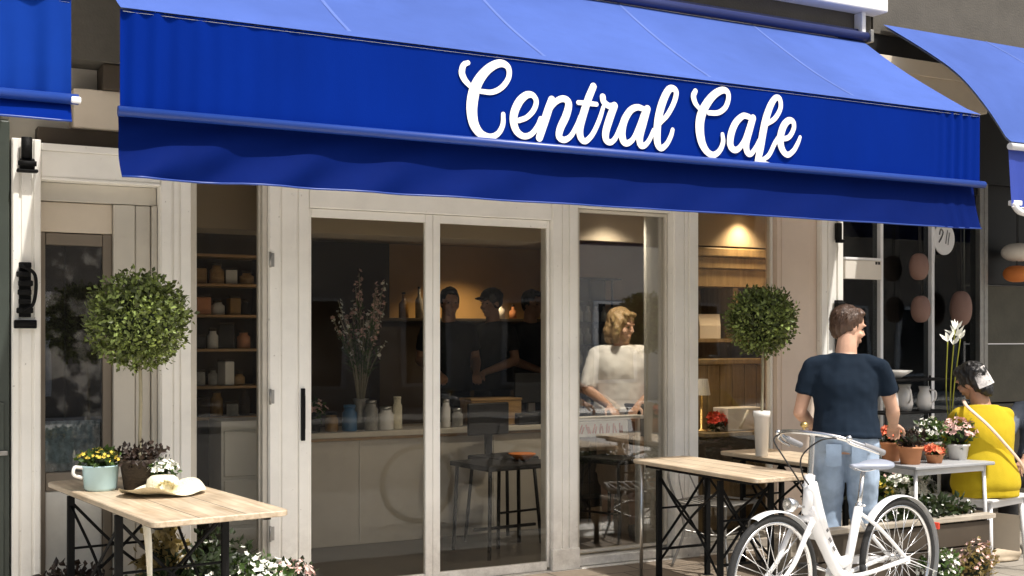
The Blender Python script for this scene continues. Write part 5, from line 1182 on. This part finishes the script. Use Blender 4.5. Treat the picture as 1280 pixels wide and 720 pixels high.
for k in range(7): bx('door_board', (-.42 + .12 * k, -.28, .02), (-.304 + .12 * k, -.24, 1.298), M['hutch'], hu, .005)
pb = it('paper_bag', 'white paper bag on the middle shelf of the wooden hutch', 'bag', (5.76, .66, 1.531)); MB().loft([[Vector((a * sx, b * sy, z)) for a, b in ((-1, -1), (1, -1), (1, 1), (-1, 1))] for z, sx, sy in ((0, .10, .05), (.10, .10, .05), (.19, .105, .03))], smooth=False).build('body', M['paper'], pb)
dt = it('display_table', 'dark low display table in front of the wooden hutch, carrying red flowers', 'table', (5.80, .31, .03), 0)
bx('tabletop', (-.44, -.16, .78), (.44, .16, .81), M['hutch'], dt, .004); bx('skirt', (-.42, -.14, .60), (.42, .14, .778), M['dark_wall'], dt)
for sx in (-.4, .4):
    for sy in (-.12, .12): bx('leg', (sx - .02, sy - .02, 0), (sx + .02, sy + .02, .6), M['dark_wall'], dt)
bb2 = it('white_box', 'white box with a cream tag on the display table before the hutch', 'box', (5.80, .32, .842)); bx('tray', (-.17, -.09, 0), (.17, .09, .17), M['paper'], bb2, .006); mb = MB(); mb.tube([(-.06, -.0925, .02), (.02, -.0925, .15)], .012, 6); mb.build('tag', M['cloth_cream'], bb2)
rf = it('red_flowers', 'small bunch of red flowers beside the white box on the display table', 'flowers', (5.55, .26, .842)); mb = MB(); mb.flowers((0, 0, .07), (.07, .05, .06), 40, .035, 3); mb.build('blossoms', M['fl_red'], rf); mb = MB(); mb.leaves((0, 0, .04), (.06, .05, .04), 60, .04, .3, 1, 4); mb.build('foliage', M['leaf_dark'], rf)
lm = it('table_lamp', 'slim brass table lamp with a fluted white shade behind the corner post', 'lamp', (5.44, .30, .842)); MB().lathe([(0, 0), (.05, 0), (.045, .012), (.012, .02), (.010, .28), (0, .28)], seg=20).build('base', M['gold'], lm)
mb = MB()
mb.grid(lambda u, v: Vector(((.062 - .018 * v + .004 * math.cos(24 * 2 * PI * u)) * math.cos(2 * PI * u), (.062 - .018 * v + .004 * math.cos(24 * 2 * PI * u)) * math.sin(2 * PI * u), .27 + .12 * v)), 96, 3); mb.build('lamp_shade', M['paper'], lm)

# ------------------------------------------------------------------ camera, light, world
cam = bpy.data.cameras.new('camera'); co = bpy.data.objects.new('camera', cam); col.objects.link(co)
co.location = (0, -6.88, 1.55); co.rotation_euler = (R(90), 0, -math.asin(.4722)); cam.sensor_width = 36; cam.lens = 42.19; cam.shift_y = 60 / 1280; cam.clip_end = 1000; cam.clip_start = .05
sc.camera = co
EL, AZ = 62, 25      # elevation; degrees right of the street-facing normal
sd3 = Vector((math.cos(R(EL)) * math.sin(R(AZ)), -math.cos(R(EL)) * math.cos(R(AZ)), math.sin(R(EL))))
sun = bpy.data.lights.new('sun', 'SUN'); sun.energy = 5.0; sun.angle = R(.8); sun.color = (1, .965, .91)
so = bpy.data.objects.new('sun', sun); col.objects.link(so); so.rotation_euler = sd3.to_track_quat('Z', 'Y').to_euler(); so.location = (0, -20, 30)
w = bpy.data.worlds.new('World'); sc.world = w; w.use_nodes = True
nt = w.node_tree; bg = nt.nodes['Background']; sky = nt.nodes.new('ShaderNodeTexSky'); sky.sky_type = 'NISHITA'; sky.sun_disc = False
sky.sun_elevation = R(EL); sky.sun_rotation = math.atan2(sd3.x, sd3.y); sky.air_density = 1.5; sky.dust_density = 7.0
nt.links.new(sky.outputs[0], bg.inputs[0]); bg.inputs[1].default_value = .15
sc.view_settings.view_transform = 'Standard'; sc.view_settings.look = 'None'; sc.view_settings.exposure = 0
sc.cycles.max_bounces = 10; sc.cycles.transparent_max_bounces = 16; sc.cycles.sample_clamp_indirect = 6
finish_remesh()
